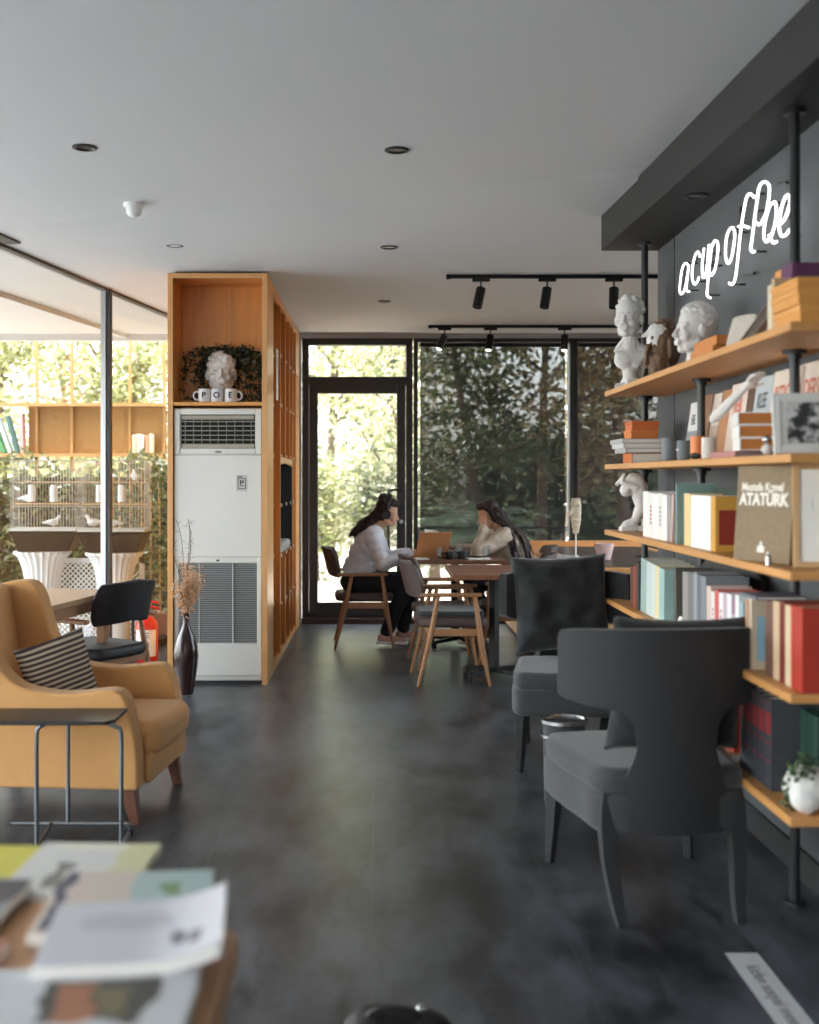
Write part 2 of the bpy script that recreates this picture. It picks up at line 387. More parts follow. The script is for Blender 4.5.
# back wall: door with transom and two large windows
YB = 11.3
def frame_rect(mb, x0, x1, z0, z1, t, y0, y1, b=None):
    b = t if b is None else b
    mb.box(x0, x0+t, y0, y1, z0, z1).box(x1-t, x1, y0, y1, z0, z1).box(x0+t, x1-t, y0, y1, z1-t, z1).box(x0+t, x1-t, y0, y1, z0, z0+b)
struct('wall_back', MB().box(-1.66, -.745, YB, YB+.12, 0, CH).box(-.745, 3.4, YB, YB+.12, 2.74, CH).box(3.2, 3.4, YB, YB+.12, 0, CH), M_ceil, smooth=False)
struct('baseboard_back', MB().box(-.735, 3.2, YB-.10, YB-.02, 0, .05), mat('dark_wood_threshold', (66, 52, 46), .5), smooth=False)
dm = MB(); frame_rect(dm, -.735, .335, .03, 2.75, .065, YB-.02, YB+.09, .08); dm.box(-.67, .27, YB-.02, YB+.09, 2.30, 2.38)
dd = struct('door_1', dm, M_frame, bevel=.004)
lf = MB(); frame_rect(lf, -.665, .265, .08, 2.30, .085, YB-.03, YB+.03, .12)
leafo = obj('door_leaf', lf, M_frame, dd, bevel=.004)
obj('door_pane', MB().box(-.60, .20, YB-.004, YB+.004, .15, 2.24), M_glass, leafo, smooth=False)
obj('door_handle', MB().tube(spline([(.225, YB-.03, 1.29), (.225, YB-.09, 1.29), (.12, YB-.09, 1.28), (.10, YB-.09, 1.22), (.10, YB-.09, .78), (.12, YB-.09, .70), (.225, YB-.09, .69), (.225, YB-.03, .69)], 5), .014).cone((.225, YB-.02, 1.29), (.225, YB-.05, 1.29), .026).cone((.225, YB-.02, .69), (.225, YB-.05, .69), .026), M_black, leafo)
obj('lock_cylinder', MB().cone((.225, YB-.03, .98), (.225, YB-.05, .98), .02), M_chrome, leafo)
hg = MB()
for z in (2.05, 1.22, .35): hg.cone((-.69, YB-.035, z-.05), (-.69, YB-.035, z+.05), .014)
obj('hinge', hg, M_black, dd)
obj('transom_pane', MB().box(-.67, .27, YB+.03, YB+.038, 2.38, 2.69), M_glass, dd, smooth=False)
for i, (a, b) in enumerate(((.345, 1.89), (1.89, 3.2))):
    m_ = MB(); frame_rect(m_, a, b, .03, 2.75, .04, YB-.02, YB+.09)
    wo = struct('window_%d' % (i+2), m_, M_frame, bevel=.004)
    obj('window_pane', MB().box(a+.03, b-.03, YB+.03, YB+.04, .06, 2.72), M_glass, wo, smooth=False)
M_screen = mesh_screen_mat('sunscreen_mesh', (22, 24, 24), .35)
def blind(a, b, z0, lab):
    t = thing('roller_blind', lab, 'blind', ((a+b)/2, YB-.07, z0), 0, 'mesh roller blinds on the back windows')
    h = 2.66-z0; w = (b-a)/2
    obj('mesh_screen', MB().box(-w, w, -.002, .002, 0.01, h), M_screen, t, smooth=False)
    obj('bottom_bar', MB().box(-w, w, -.01, .01, -.01, .015), M_black, t)
    obj('roller', MB().cone((-w, 0, h+.02), (w, 0, h+.02), .022, seg=16), M_black, t)
    obj('pull_chain', MB().tube([(w+.015, -.01, h+.02), (w+.02, -.012, h*.5), (w+.015, -.01, .35), (w+.025, -.01, h*.5), (w+.02, -.01, h+.02)], .003, 6), M_white, t)
blind(.405, 1.80, .62, 'wide dark mesh roller blind lowered in the back window beside the door')
blind(1.92, 3.14, .62, 'narrower dark mesh roller blind right of the black mullion behind the shelves')

# ================================================================== CEILING FITTINGS
for x, y, lab in ((-1.24, 4.94, 'round recessed black ceiling downlight at the left, nearest the camera'), (.08, 4.98, 'round recessed black ceiling downlight in mid ceiling, nearest the camera'),
               (-1.22, 7.02, 'small recessed black ceiling downlight left, in front of the wooden cabinet top'), (.067, 7.08, 'small recessed black ceiling downlight in mid ceiling, second of three going back'),
               (.05, 9.24, 'small recessed black ceiling downlight in mid ceiling, farthest and nearest the door')):
    t = thing('ceiling_downlight', lab, 'ceiling light', (x, y, CH), 0, 'recessed ceiling downlights')
    obj('trim_ring', MB().lathe([(.052, .0), (.052, -.006), (.040, -.008), (.034, -.001), (.034, 0)], seg=28), M_black, t)
    obj('lamp', MB().lathe([(.030, -.0008), (.030, -.002)], seg=20), mat('lamp_off', (40, 40, 42), .3), t)
t = thing('soffit_downlight', 'dark oval downlight set into the underside of the black soffit', 'ceiling light', (1.36, 5.0, 2.61))
obj('trim_ring', MB().lathe([(.052, 0), (.052, -.007), (.038, -.009), (.032, 0)], seg=24), M_black, t)
obj('lamp', MB().lathe([(.028, -.001), (.028, -.004)], seg=20), MC['lamp_off'], t)
t = thing('smoke_detector', 'small white domed smoke detector on the grey ceiling', 'smoke detector', (-1.243, 5.95, CH))
obj('base', MB().lathe([(.052, 0), (.052, -.018), (.048, -.022), (.04, -.022)]), M_white, t)
obj('dome', MB().lathe([(.040, -.02), (.040, -.045), (.034, -.06), (.02, -.07), (.004, -.073)]), M_white, t)
def track(x0, x1, y, z, lab):
    o = obj('lighting_track', MB().box(x0, x1, y-.018, y+.018, z-.025, z).box(x0-.01, x0+.02, y-.02, y+.02, z-.03, z+.0), M_black, bevel=.002)
    return tag(o, lab, 'lighting track', 'black lighting tracks on the ceiling')
track(.48, 2.9, 8.05, CH, 'near black ceiling lighting track, the one holding the three unlit spotlights')
track(.47, 2.9, 10.7, CH, 'far black ceiling lighting track, the one with lit spotlights by the back window')
M_glow = mat('warm_lamp_glow', (255, 244, 225), .4, emit=(1, .9, .75), estr=9)
def spot(x, y, lean, lit, lab):
    t = thing('track_spotlight', lab, 'spotlight', (x, y, CH-.025), 0, 'black cylinder spotlights on the ceiling tracks')
    obj('adapter', MB().box(-.06, .06, -.017, .017, -.022, 0), M_black, t, bevel=.003)
    obj('stem', MB().cone((0, 0, -.02), (0, 0, -.07), .006), M_black, t)
    Q = TM((0, 0, -.07), rx=-.2 if not lit else -.15, ry=lean)
    obj('lamp_body', MB().lathe([(.012, .008), (.030, .005), (.033, 0), (.033, -.14), (.028, -.142), (.026, -.13)], M=Q, seg=24), M_black, t)
    if lit: obj('lamp', MB().lathe([(.027, -.128), (.027, -.136), (.01, -.140)], M=Q, seg=20), M_glow, t)
spot(.71, 8.05, .22, 0, 'unlit black cylinder spotlight, leftmost on the near ceiling track')
spot(1.166, 8.05, .18, 0, 'unlit black cylinder spotlight, middle one on the near ceiling track')
spot(1.626, 8.05, .05, 0, 'unlit black cylinder spotlight, on the near track just above the white bust')
spot(.61, 10.7, .4, 1, 'lit black spotlight, leftmost on the far track by the back window')
spot(1.03, 10.7, .15, 1, 'lit black spotlight, middle one on the far track by the back window')
spot(1.71, 10.7, .05, 1, 'lit black spotlight on the far track in front of the black mullion')

# ================================================================== WOODEN CABINET with bays on its side
XL, XR, Y0, Y1, ZT = -1.42, -.75, 7.9, 11.1, 2.785
t = thing('room_divider_cabinet', 'tall honey wood cabinet with open top niche and cubby side, housing the white air conditioner', 'cabinet', ((XL+XR)/2, Y0, 0))
hx = (XR-XL)/2; D = Y1-Y0
def cb(name, mb, m=M_oakz, **k): return obj(name, mb, m, t, bevel=k.pop('bevel', .002), **k)
cb('side_panel', MB().box(-hx, -hx+.03, 0, D, 0, ZT))
cb('top_panel', MB().box(-hx+.03, hx-.03, 0, .52, ZT-.03, ZT).box(-hx+.03, hx-.25, .52, D, ZT-.03, ZT))
cb('side_panel', MB().box(hx-.03, hx, 0, .48, 0, ZT))
cb('top_fascia', MB().box(hx-.03, hx-.001, .48, D, ZT-.055, ZT))
cb('toe_rail', MB().box(hx-.03, hx-.004, .48, D, 0, .05))
cb('niche_back', MB().box(-hx+.03, hx-.03, .36, .48, 0, ZT-.03))
cb('niche_shelf', MB().box(-hx+.03, hx-.03, .0, .36, 1.89, 1.915))
cb('edge_lipping', MB().box(hx-.034, hx+.003, -.006, .006, 0, ZT).box(-hx-.003, -hx+.034, -.006, .006, 0, ZT).box(-hx+.034, hx-.034, -.006, .004, ZT-.034, ZT), M_oakz2)
cb('bay_back', MB().box(hx-.28, hx-.26, .48, D, 0, ZT))
cb('end_panel', MB().box(hx-.26, hx, D-.42, D, 0, ZT), M_oakz2)
ys = [.48, 1.13, 1.62, 2.08, 2.44, D-.42]; zs = [.06, .43, .80, 1.19, 1.57, 1.96, 2.34, ZT-.03]
for i in range(1, 5):
    if i in (2, 3):
        cb('divider', MB().box(hx-.26, hx-.004, ys[i]-.012, ys[i]+.012, zs[4], ZT))
        cb('divider', MB().box(hx-.26, hx-.004, ys[i]-.012, ys[i]+.012, .02, .76))
    else: cb('divider', MB().box(hx-.26, hx-.004, ys[i]-.012, ys[i]+.012, .02, ZT))
for k, z in enumerate(zs):
    for i in range(5):
        if k in (2, 3) and 1 <= i <= 3: continue
        cb('cubby_shelf', MB().box(hx-.26, hx-.05, ys[i]+.012 if i else ys[i], ys[i+1]-.012, z-.01, z+.01), M_oakz2 if k in (2,4,5,6) else M_oakz)
pl = MB()
for i in range(5):
    for z in zs[1:7]: pl.cone((hx-.002, ys[i+1], z), (hx+.008, ys[i+1], z), .014)
cb('shelf_stud', pl, mat('pale_stud', (240, 226, 200), .4))
# window seat recess with dark lining and arched opening
cb('seat_lining', MB().box(hx-.25, hx-.235, ys[1]+.015, ys[4]-.015, .80, 1.565).box(hx-.25, hx-.01, ys[4]-.03, ys[4]-.014, .80, 1.565), mat('dark_lining', (60, 63, 66), .8))
cb('seat_cushion', MB().box(hx-.24, hx-.02, ys[1]+.02, ys[4]-.035, .785, .87), mat('light_grey_seat', (180, 178, 175), .9), bevel=.03)
arc = [(ys[1]+.014, 1.56), (ys[1]+.014, 1.50)]+[(ys[1]+.014+(ys[4]-ys[1]-.028)*k/12, 1.50+.02*math.sin(PI*k/12)) for k in range(13)]+[(ys[4]-.014, 1.56)]
cb('seat_arch', MB().prism(arc, hx-.03, hx-.008, 'x'), M_oakz2)
tag(obj('paper_note', MB().box(XR-.005, XR+.0, 0, .16, 0, .38, TM((0, 8.62, 1.98))), M_paper), 'small white paper hung high on the cubby side of the wooden cabinet', 'paper')
# a few small things in the lowest bays
for i, (yy, zz, hh) in enumerate(((8.55, .07, .16), (9.15, .07, .13), (9.7, .07, .15), (10.15, .07, .14))):
    o = obj('wooden_block', MB().prism([(0, 0), (.10, 0), (.08, hh), (.02, hh)], -.03, .03, 'y', TM((XR-.11, yy, zz))), M_beech, bevel=.006)
    tag(o, 'pale wooden block in a bottom cubby of the wooden cabinet, %s from the front' % ['first', 'second', 'third', 'fourth'][i], 'wooden block', 'pale wooden blocks in the bottom cubbies')

# ================================================================== AIR CONDITIONER
t = thing('air_conditioner', 'tall white floor standing air conditioner with dark top grille, inside the wooden cabinet', 'air conditioner', (-1.085, 7.93, 0))
w = .30
M_acw = mat('ac_white', (232, 230, 224), .4, noise_amt=.03, nscale=3)
obj('casing', MB().box(-w, w, .0, .32, .022, 1.875), M_acw, t, bevel=.012, seg=3)
obj('plinth', MB().box(-w+.01, w-.01, .01, .31, 0, .03), M_frame, t)
obj('upper_fascia', MB().box(-w+.004, -w+.045, -.018, .005, 1.56, 1.868).box(w-.045, w-.004, -.018, .005, 1.56, 1.868).box(-w+.045, w-.045, -.018, .005, 1.83, 1.868).box(-w+.045, w-.045, -.018, .005, 1.56, 1.60), M_acw, t, bevel=.006)
obj('middle_panel', MB().box(-w+.004, w-.004, -.016, .005, .865, 1.553), M_acw, t, bevel=.005)
lp = MB().box(-w+.004, w-.004, -.016, .005, .06, .275).box(-w+.004, -w+.035, -.016, .005, .275, .858).box(w-.035, w-.004, -.016, .005, .275, .858).box(-w+.035, w-.035, -.016, .005, .825, .858)
obj('lower_panel', lp, M_acw, t, bevel=.005)
obj('outlet_cavity', MB().box(-w+.05, w-.05, -.004, .0, 1.60, 1.83), mat('cavity_black', (14, 14, 15), .8), t)
lv = MB()
for k in range(6): lv.box(-w+.05, w-.05, -.010, -.006, -.004, .004, TM((0, 0, 1.632+k*.031), rx=.5))
for k in range(9): lv.box(-w+.075+k*.056, -w+.079+k*.056, -.006, -.002, 1.605, 1.82)
obj('air_vane', lv, mat('vane_grey', (150, 146, 138), .5), t, smooth=False)
obj('outlet_flap', MB().box(-w+.055, w-.055, -.016, -.004, 1.797, 1.825).box(-w+.055, w-.055, -.016, -.004, 1.602, 1.63), mat('flap_beige', (176, 168, 152), .5), t, bevel=.004)
obj('intake_back', MB().box(-w+.036, w-.036, -.003, .0, .28, .82), mat('intake_dark', (92, 94, 96), .7), t, smooth=False)
gr = MB()
for k in range(36): gr.box(-w+.036, w-.036, -.010, -.004, .283+k*.0149, .290+k*.0149)
obj('intake_grille', gr, mat('grille_grey', (150, 152, 153), .5), t, smooth=False)
obj('grille_mullion', MB().box(.098, .104, -.014, -.003, .28, .822).box(-.13, -.126, -.0125, -.003, .28, .822), M_acw, t)
obj('logo_plate', MB().ell((0, -.02, 1.578), (.027, .004, .007)), M_chrome, t)
obj('panel_badge', MB().ell((.0, -.018, .842), (.012, .004, .006)), M_frame, t)
stk = obj('sticker', MB().box(.125, .20, -.0185, -.016, 1.31, 1.42), mat('sticker_white', (205, 205, 200), .5), t, smooth=False)
obj('sticker_print', MB().box(.135, .19, -.0195, -.018, 1.325, 1.33).box(.135, .14, -.0195, -.018, 1.33, 1.40).box(.185, .19, -.0195, -.018, 1.33, 1.40).box(.135, .19, -.0195, -.018, 1.395, 1.40).box(.148, .178, -.0195, -.018, 1.345, 1.35).box(.15, .16, -.0195, -.018, 1.355, 1.385).box(.165, .175, -.0195, -.018, 1.365, 1.385).box(.135, .165, -.0195, -.018, 1.405, 1.412), M_frame, stk, smooth=False)

# ================================================================== PLASTER HEADS (remeshed solids)
def head_mb(mb, M, curls=0, seed=1):
    """life-like head about 0.24 tall, facing -y, chin at z=0"""
    mb.ell((0, .015, .145), (.074, .093, .095), M, 24, 16)           # skull
    mb.ell((0, -.018, .075), (.056, .065, .075), M, 20, 12)          # face
    mb.ell((0, -.058, .018), (.024, .022, .02), M)                   # chin
    mb.caps((-.045, .0, .05), (-.03, -.045, .022), .022, .018, M).caps((.045, .0, .05), (.03, -.045, .022), .022, .018, M)
    mb.caps((0, -.078, .122), (0, -.102, .078), .008, .011, M)       # nose
    mb.ell((-.011, -.092, .073), (.009, .01, .008), M).ell((.011, -.092, .073), (.009, .01, .008), M)
    mb.caps((-.042, -.060, .128), (-.014, -.076, .127), .010, .009, M).caps((.042, -.060, .128), (.014, -.076, .127), .010, .009, M)  # brow
    for s in (-1, 1):
        mb.ell((s*.030, -.068, .110), (.015, .012, .009), M)         # lids
        mb.ell((s*.076, .005, .10), (.010, .018, .030), M)           # ears
        mb.ell((s*.036, -.058, .075), (.022, .022, .024), M)         # cheeks
    mb.caps((-.018, -.086, .050), (.018, -.086, .050), .0075, .0075, M).caps((-.013, -.085, .040), (.013, -.085, .040), .008, .008, M)
    if curls:
        rnd = random.Random(seed)
        for k in range(curls):
            a, e = (rnd.uniform(-.1, PI+.1), rnd.uniform(.1, 1.5)) if rnd.random() < .6 else (rnd.uniform(PI, 2*PI), rnd.uniform(.72, 1.5))
            p = Vector((math.cos(a)*math.cos(e)*.078, .018+math.sin(a)*math.cos(e)*.098, .145+math.sin(e)*.098))
            mb.ell(p, rnd.uniform(.011, .017), M, 8, 6)
def plaster(name, mb, mt, parent, vox=.005, amp=0, fr=60):
    o = obj(name, mb, mt, parent, remesh=vox); bake(o)
    if amp: displace(o, lambda c, n: noise.noise(c*fr)*amp)
    else: shade(o.data, True, 180)
    return o

# head planter with ivy in the niche, mugs in front
NX, NY, NZ = -1.085, 8.1, 1.915
t = thing('head_planter', 'white classical head planter overflowing with dark ivy in the cabinet niche', 'planter', (-1.085, 8.15, NZ))
mb = MB(); Q = TM((-.01, 0, .085), rx=-.10, rz=.12, s=(1.30, 1.3, 1.16)); head_mb(mb, Q, 60, 3)
rnd = random.Random(8)
for s in (-1, 1):
    for k in range(26): mb.ell(Q @ Vector((s*rnd.uniform(.058, .074), rnd.uniform(-.045, .05), rnd.uniform(.075, .20))), rnd.uniform(.013, .019), seg=8, rings=6)
for k in range(22): mb.ell(Q @ Vector((rnd.uniform(-.06, .06), rnd.uniform(-.075, -.055), rnd.uniform(.165, .205))), rnd.uniform(.012, .018), seg=8, rings=6); mb.cone((0, .0, 0), (0, .02, .13), .062, .06)
plaster('head_pot', mb, M_plas, t)
M_ivy = leaf_mat('ivy_leaf', (34, 44, 34), (88, 98, 70), .15)
rnd = random.Random(5); lm = MB(); st = MB()
for k in range(54):
    a = rnd.uniform(0, 2*PI); side = -1 if k % 2 else 1
    p = [Vector((rnd.uniform(-.09, .09), .03+rnd.uniform(-.04, .1), .34+rnd.uniform(-.03, .03)))]
    sp = rnd.uniform(.05, .27 if side < 0 else .30); drop = rnd.uniform(.1, .37)
    for j in range(1, 9):
        u = j/8; p.append(Vector((max(-.27, min(.26, p[0].x+side*(sp*u**.8)+rnd.uniform(-.012, .012))), p[0].y-.05*u*rnd.random(), max(.012, .35+.07*math.sin(u*2.2)-drop*u*u*1.15+rnd.uniform(-.01, .01)))))
    st.tube(p, .0018, 5)
    for q in p[1:]:
        for _ in range(5): leaf(lm, q+Vector((rnd.gauss(0, .012), rnd.gauss(0, .012), rnd.gauss(0, .012))), rnd.uniform(.022, .036), rnd, .8)
for k in range(170):
    x = rnd.uniform(-.26, .26)
    if abs(x) < .09: continue
    leaf(lm, (x, rnd.uniform(-.06, .1), rnd.uniform(.01, .07)), rnd.uniform(.02, .035), rnd, .8)
obj('foliage', lm, M_ivy, t, smooth=False); obj('vine_stem', st, mat('vine_stem', (60, 50, 38), .8), t)
def mug_parts(t, m, r, h, handle=0, hm=None):
    obj('cup_body', MB().lathe([(r*.6, .002), (r*.92, 0), (r, .01), (r, h), (r-.004, h), (r-.004, .012), (.001, .010)], seg=28), m, t)
    if handle is not None:
        c = math.cos(handle); s = math.sin(handle); P = [(r*.96, .75), (r*1.35, .82), (r*1.75, .62), (r*1.7, .35), (r*1.3, .2), (r*.96, .26)]
        obj('handle', MB().tube(spline([(a*c, a*s, b*h) for a, b in P], 5), .0065, 8), hm or m, t)
M_porc = mat('white_porcelain', (232, 232, 234), .25, noise_amt=.01)
for x, ch, ha, lab in ((-1.185, 'P', PI, 'white mug with letter P, left one under the plaster head'), (-1.098, 'O', PI/2, 'white mug with letter O, middle one under the plaster head'), (-1.005, 'E', 0, 'white mug with letter E, right one under the plaster head')):
    t = thing('mug', lab, 'mug', (x, 7.98, NZ), 0, 'white letter mugs in the cabinet niche')
    mug_parts(t, M_porc, .042, .092, ha)
    text('letter', ch, .055, M_black, t, TM((.0, -.0425, .048), rx=PI/2), .0015, bold=.001)

# ================================================================== VASE, EXTINGUISHER
t = thing('floor_vase', 'slender dark brown floor vase with dried flowers beside the air conditioner', 'vase', (-1.245, 7.58, 0))
obj('vase_body', MB().lathe([(.001, 0), (.045, 0), (.048, .01), (.058, .08), (.075, .18), (.080, .25), (.074, .31), (.055, .37), (.032, .42), (.020, .46), (.019, .50), (.024, .525), (.020, .525), (.016, .50), (.014, .47), (.001, .46)], seg=36), mat('dark_lacquer', (52, 32, 32), .22, coat=.3), t)
rnd = random.Random(9); fl = MB(); stm = MB()
for k in range(22):
    h = rnd.uniform(.18, .38) if k < 17 else rnd.uniform(.45, .72); dx = rnd.gauss(0, .05); dy = rnd.gauss(0, .04)
    P = spline([(0, 0, .48), (dx*.2, dy*.2, .48+h*.4), (dx*.7+rnd.uniform(-.02, .02), dy*.7, .48+h*.8), (dx*1.1, dy, .48+h)], 4)
    stm.tube(P, .0018, 5)
    if k < 17:
        for q in P[3:]:
            for _ in range(8): leaf(fl, q+Vector((rnd.gauss(0, .014), rnd.gauss(0, .014), rnd.gauss(0, .018))), rnd.uniform(.02, .042), rnd, .28)
    else:
        for q in P[5:]: leaf(stm, q, .05, rnd, .06)
obj('dried_flowers', fl, leaf_mat('dried_petals', (196, 150, 112), (236, 204, 166), .3), t, smooth=False)
obj('dry_twigs', stm, mat('twig', (112, 88, 74), .8), t)
t = thing('fire_extinguisher', 'red fire extinguisher with white label on the floor by the glass wall', 'fire extinguisher', (-1.76, 8.9, 0))
M_red = mat('extinguisher_red', (200, 34, 26), .3, noise_amt=.03, coat=.3)
obj('cylinder_body', MB().lathe([(.001, 0), (.078, 0), (.082, .015), (.082, .27), (.075, .305), (.05, .335), (.028, .35), (.026, .37)], seg=32), M_red, t)
lb = MB(); nn = 12
lb.add([(.0828*math.sin(-1.1+2.2*k/nn), -.0828*math.cos(-1.1+2.2*k/nn), z) for z in (.05, .25) for k in range(nn+1)], [(k, k+1, nn+2+k, nn+1+k) for k in range(nn)])
lo = obj('label_wrap', lb, mat('label_white', (225, 225, 228), .5), t)
pb = MB()
for z in (.225, .205, .19, .15, .14, .13, .12, .08):
    pb.box(-.035+.01*(z*100 % 3), .03, -.0840, -.079, z, z+.006)
obj('label_print', pb, mat('label_ink', (70, 70, 100), .6), lo, smooth=False)
obj('valve', MB().cone((0, 0, .36), (0, 0, .41), .018).box(-.02, .02, -.02, .02, .38, .40), M_black, t, bevel=.002)
obj('carry_handle', MB().tube(spline([(-.02, 0, .40), (.03, 0, .42), (.10, 0, .40)], 4), .010).tube(spline([(-.02, 0, .41), (.02, 0, .455), (.09, 0, .45)], 4), .010), M_red, t)
obj('hose', MB().tube(spline([(-.01, 0, .39), (-.06, -.01, .40), (-.10, -.02, .34), (-.105, -.02, .22), (-.095, -.02, .1)], 6), .011), M_black, t)
obj('gauge', MB().cone((0, -.018, .385), (0, -.03, .385), .014), M_chrome, t)
# ================================================================== MUSTARD WING ARMCHAIR
t = thing('wing_armchair', 'mustard yellow fabric wing armchair with short wooden legs at the left', 'armchair', (-1.28, 5.06, 0), R(-5))
side = [Vector((-.46, .155)), Vector((.355, .155))]+spline([(.360, .165), (.352, .32), (.325, .46), (.295, .53), (.24, .552), (.08, .535), (-.06, .545), (-.16, .58), (-.235, .67), (-.275, .79), (-.305, .88), (-.35, .925), (-.43, .925), (-.51, .90), (-.53, .82), (-.49, .45)], 4)
sp2 = [(p.x, p.y) for p in [Vector((a[0], a[1])) for a in side]]
for y0, lab in ((-.385, 'near arm and wing'), (.275, 'far arm and wing')):
    obj('side_wing', MB().prism(sp2, y0, y0+.11, 'y'), M_must, t, bevel=.028, seg=4)
obj('seat_base', MB().box(-.44, .385, -.285, .285, .155, .28), M_must, t, bevel=.02, seg=3)
sc_ = MB().prism([(-.30, -.275), (.36, -.275), (.415, -.24), (.43, 0), (.415, .24), (.36, .275), (-.30, .275)], .262, .405)
obj('seat_cushion', sc_, M_must, t, bevel=.045, seg=4)
obj('backrest', MB().box(-.09, .07, -.285, .285, .0, .62, TM((-.41, 0, .30), ry=-.14)), M_must, t, bevel=.045, seg=4)
obj('piping', MB().tube([(-.09+0.0, y, .0) for y in (-.27, .27)], .006, 6, M=TM((-.30, 0, .44))), M_must, t)
M_leg = wood('dark_leg_wood', (112, 70, 52), 'z', .45, amt=.2)
for x, y, dx in ((.30, -.31, .03), (.31, .31, .03), (-.40, -.31, -.04), (-.40, .31, -.04)):
    obj('leg', MB().cone((x, y, .16), (x+dx, y, 0), .036, .022, sq=True), M_leg, t, bevel=.003)
# striped cushion
def striped(name, c1, c2, n, rot=0, wid=.45):
    m = bpy.data.materials.new(name); m.use_nodes = True; N = m.node_tree.nodes; l = m.node_tree.links; b = N['Principled BSDF']
    b.inputs['Roughness'].default_value = .9
    tc = N.new('ShaderNodeTexCoord'); sx = N.new('ShaderNodeSeparateXYZ'); l.new(tc.outputs['Object'], sx.inputs[0])
    a = N.new('ShaderNodeMath'); a.operation = 'MULTIPLY'; a.inputs[1].default_value = n; l.new(sx.outputs['Z'], a.inputs[0])
    f = N.new('ShaderNodeMath'); f.operation = 'FRACT'; l.new(a.outputs[0], f.inputs[0])
    g = N.new('ShaderNodeMath'); g.operation = 'GREATER_THAN'; g.inputs[1].default_value = wid; l.new(f.outputs[0], g.inputs[0])
    x = N.new('ShaderNodeMix'); x.data_type = 'RGBA'; x.inputs['A'].default_value = (*srgb(c1), 1); x.inputs['B'].default_value = (*srgb(c2), 1)
    l.new(g.outputs[0], x.inputs['Factor']); l.new(x.outputs['Result'], b.inputs['Base Color']); return m
o = obj('throw_pillow', MB().pillow(.32, .32, .13), striped('striped_weave', (188, 172, 150), (66, 56, 54), 46), weld=True, ang=80)
o.location = (-1.36, 4.97, .565); o.rotation_euler = (R(-6), R(-14), R(40))
tag(o, 'brown and cream striped square cushion resting on the mustard armchair', 'cushion')

# ================================================================== BLACK C-SHAPED SIDE TABLE
t = thing('side_table', 'black topped side table on thin grey steel legs before the mustard armchair', 'side table', (-1.25, 4.48, 0))
obj('table_top', MB().prism([(-.34, -.13), (.235, -.13), (.262, -.09), (.262, .13), (-.34, .13)], .478, .492), mat('black_glass_top', (26, 25, 24), .38, noise_amt=.1), t, bevel=.004)
M_st = mat('steel_tube', (120, 124, 128), .3, .8)
obj('leg', MB().tube(spline([(.0, -.10, .476), (-.02, -.10, .465), (-.03, -.10, .43), (-.03, -.10, .2), (-.03, -.10, .012)], 5), .0085), M_st, t)
obj('leg', MB().tube(spline([(.24, -.10, .476), (.272, -.10, .465), (.287, -.10, .43), (.287, -.10, .2), (.287, -.10, .012)], 5), .0085), M_st, t)
obj('leg', MB().tube([(.035, .10, .478), (.035, .10, .05)], .0085), M_st, t)
obj('floor_rail', MB().tube([(-.19, .10, .045), (.27, .10, .045)], .0085).tube([(.287, -.10, .012), (.275, .10, .012), (.27, .10, .045)], .0085).tube([(-.03, -.10, .012), (-.03, .10, .045)], .0085), M_st, t)
obj('foot_cap', MB().cone((.287, -.10, 0), (.287, -.10, .03), .018).cone((-.03, -.10, 0), (-.03, -.10, .012), .013).cone((.27, .10, 0), (.27, .10, .02), .02), M_black, t)

# ================================================================== DISPLAY TABLE AND MAGAZINES (foreground)
TZ = .70
M_dtab = wood('display_wood', (226, 176, 132), 'x', .5, amt=.12)
t = thing('display_table', 'pale wooden display table covered with magazines in the bottom left corner', 'table', (-.65, 1.7, 0))
poly = [(-.62, -.50), (.435, -.50), (.435, .09), (.27, .30), (.16, .50), (-.62, .50)]
obj('table_top', MB().prism(poly, TZ-.05, TZ), M_dtab, t, bevel=.004)
obj('apron', MB().prism([(-.60, -.48), (.415, -.48), (.415, .08), (.25, .29), (.14, .48), (-.60, .48)], TZ-.30, TZ-.05), M_dtab, t)
for x, y in ((-.56, -.44), (.38, -.44), (.12, .40), (-.56, .43)): obj('leg', MB().cone((x, y, TZ-.30), (x, y, 0), .03, .02, sq=True), M_dtab, t)
def cover_mat(name, base, blobs, seed=0):
    m = mat(name, base, .45, noise_amt=.03)
    N = m.node_tree.nodes; l = m.node_tree.links; b = N['Principled BSDF']; prev = N['Mix'].outputs['Result'] if 'Mix' in N else None
    tc = N['Texture Coordinate']; sx = N.new('ShaderNodeSeparateXYZ')
    nz = N.new('ShaderNodeTexNoise'); nz.inputs['Scale'].default_value = 14; nz.inputs['Detail'].default_value = 2
    l.new(tc.outputs['Object'], nz.inputs['Vector'])
    ad = N.new('ShaderNodeMixRGB'); ad.blend_type = 'ADD'; ad.inputs[0].default_value = .06; l.new(tc.outputs['Object'], ad.inputs[1]); l.new(nz.outputs['Color'], ad.inputs[2])
    l.new(ad.outputs[0], sx.inputs[0])
    for (x0, x1, y0, y1, c) in blobs:
        fac = None
        for out, thr, op in ((sx.outputs['X'], x0+.03, 'GREATER_THAN'), (sx.outputs['X'], x1+.03, 'LESS_THAN'), (sx.outputs['Y'], y0+.03, 'GREATER_THAN'), (sx.outputs['Y'], y1+.03, 'LESS_THAN')):
            c_ = N.new('ShaderNodeMath'); c_.operation = op; c_.inputs[1].default_value = thr; l.new(out, c_.inputs[0])
            if fac is None: fac = c_.outputs[0]
            else:
                mm = N.new('ShaderNodeMath'); mm.operation = 'MULTIPLY'; l.new(fac, mm.inputs[0]); l.new(c_.outputs[0], mm.inputs[1]); fac = mm.outputs[0]
        x = N.new('ShaderNodeMixRGB'); l.new(fac, x.inputs[0]); l.new(prev, x.inputs[1]); x.inputs[2].default_value = (*srgb(c), 1); prev = x.outputs[0]
    l.new(prev, b.inputs['Base Color']); return m
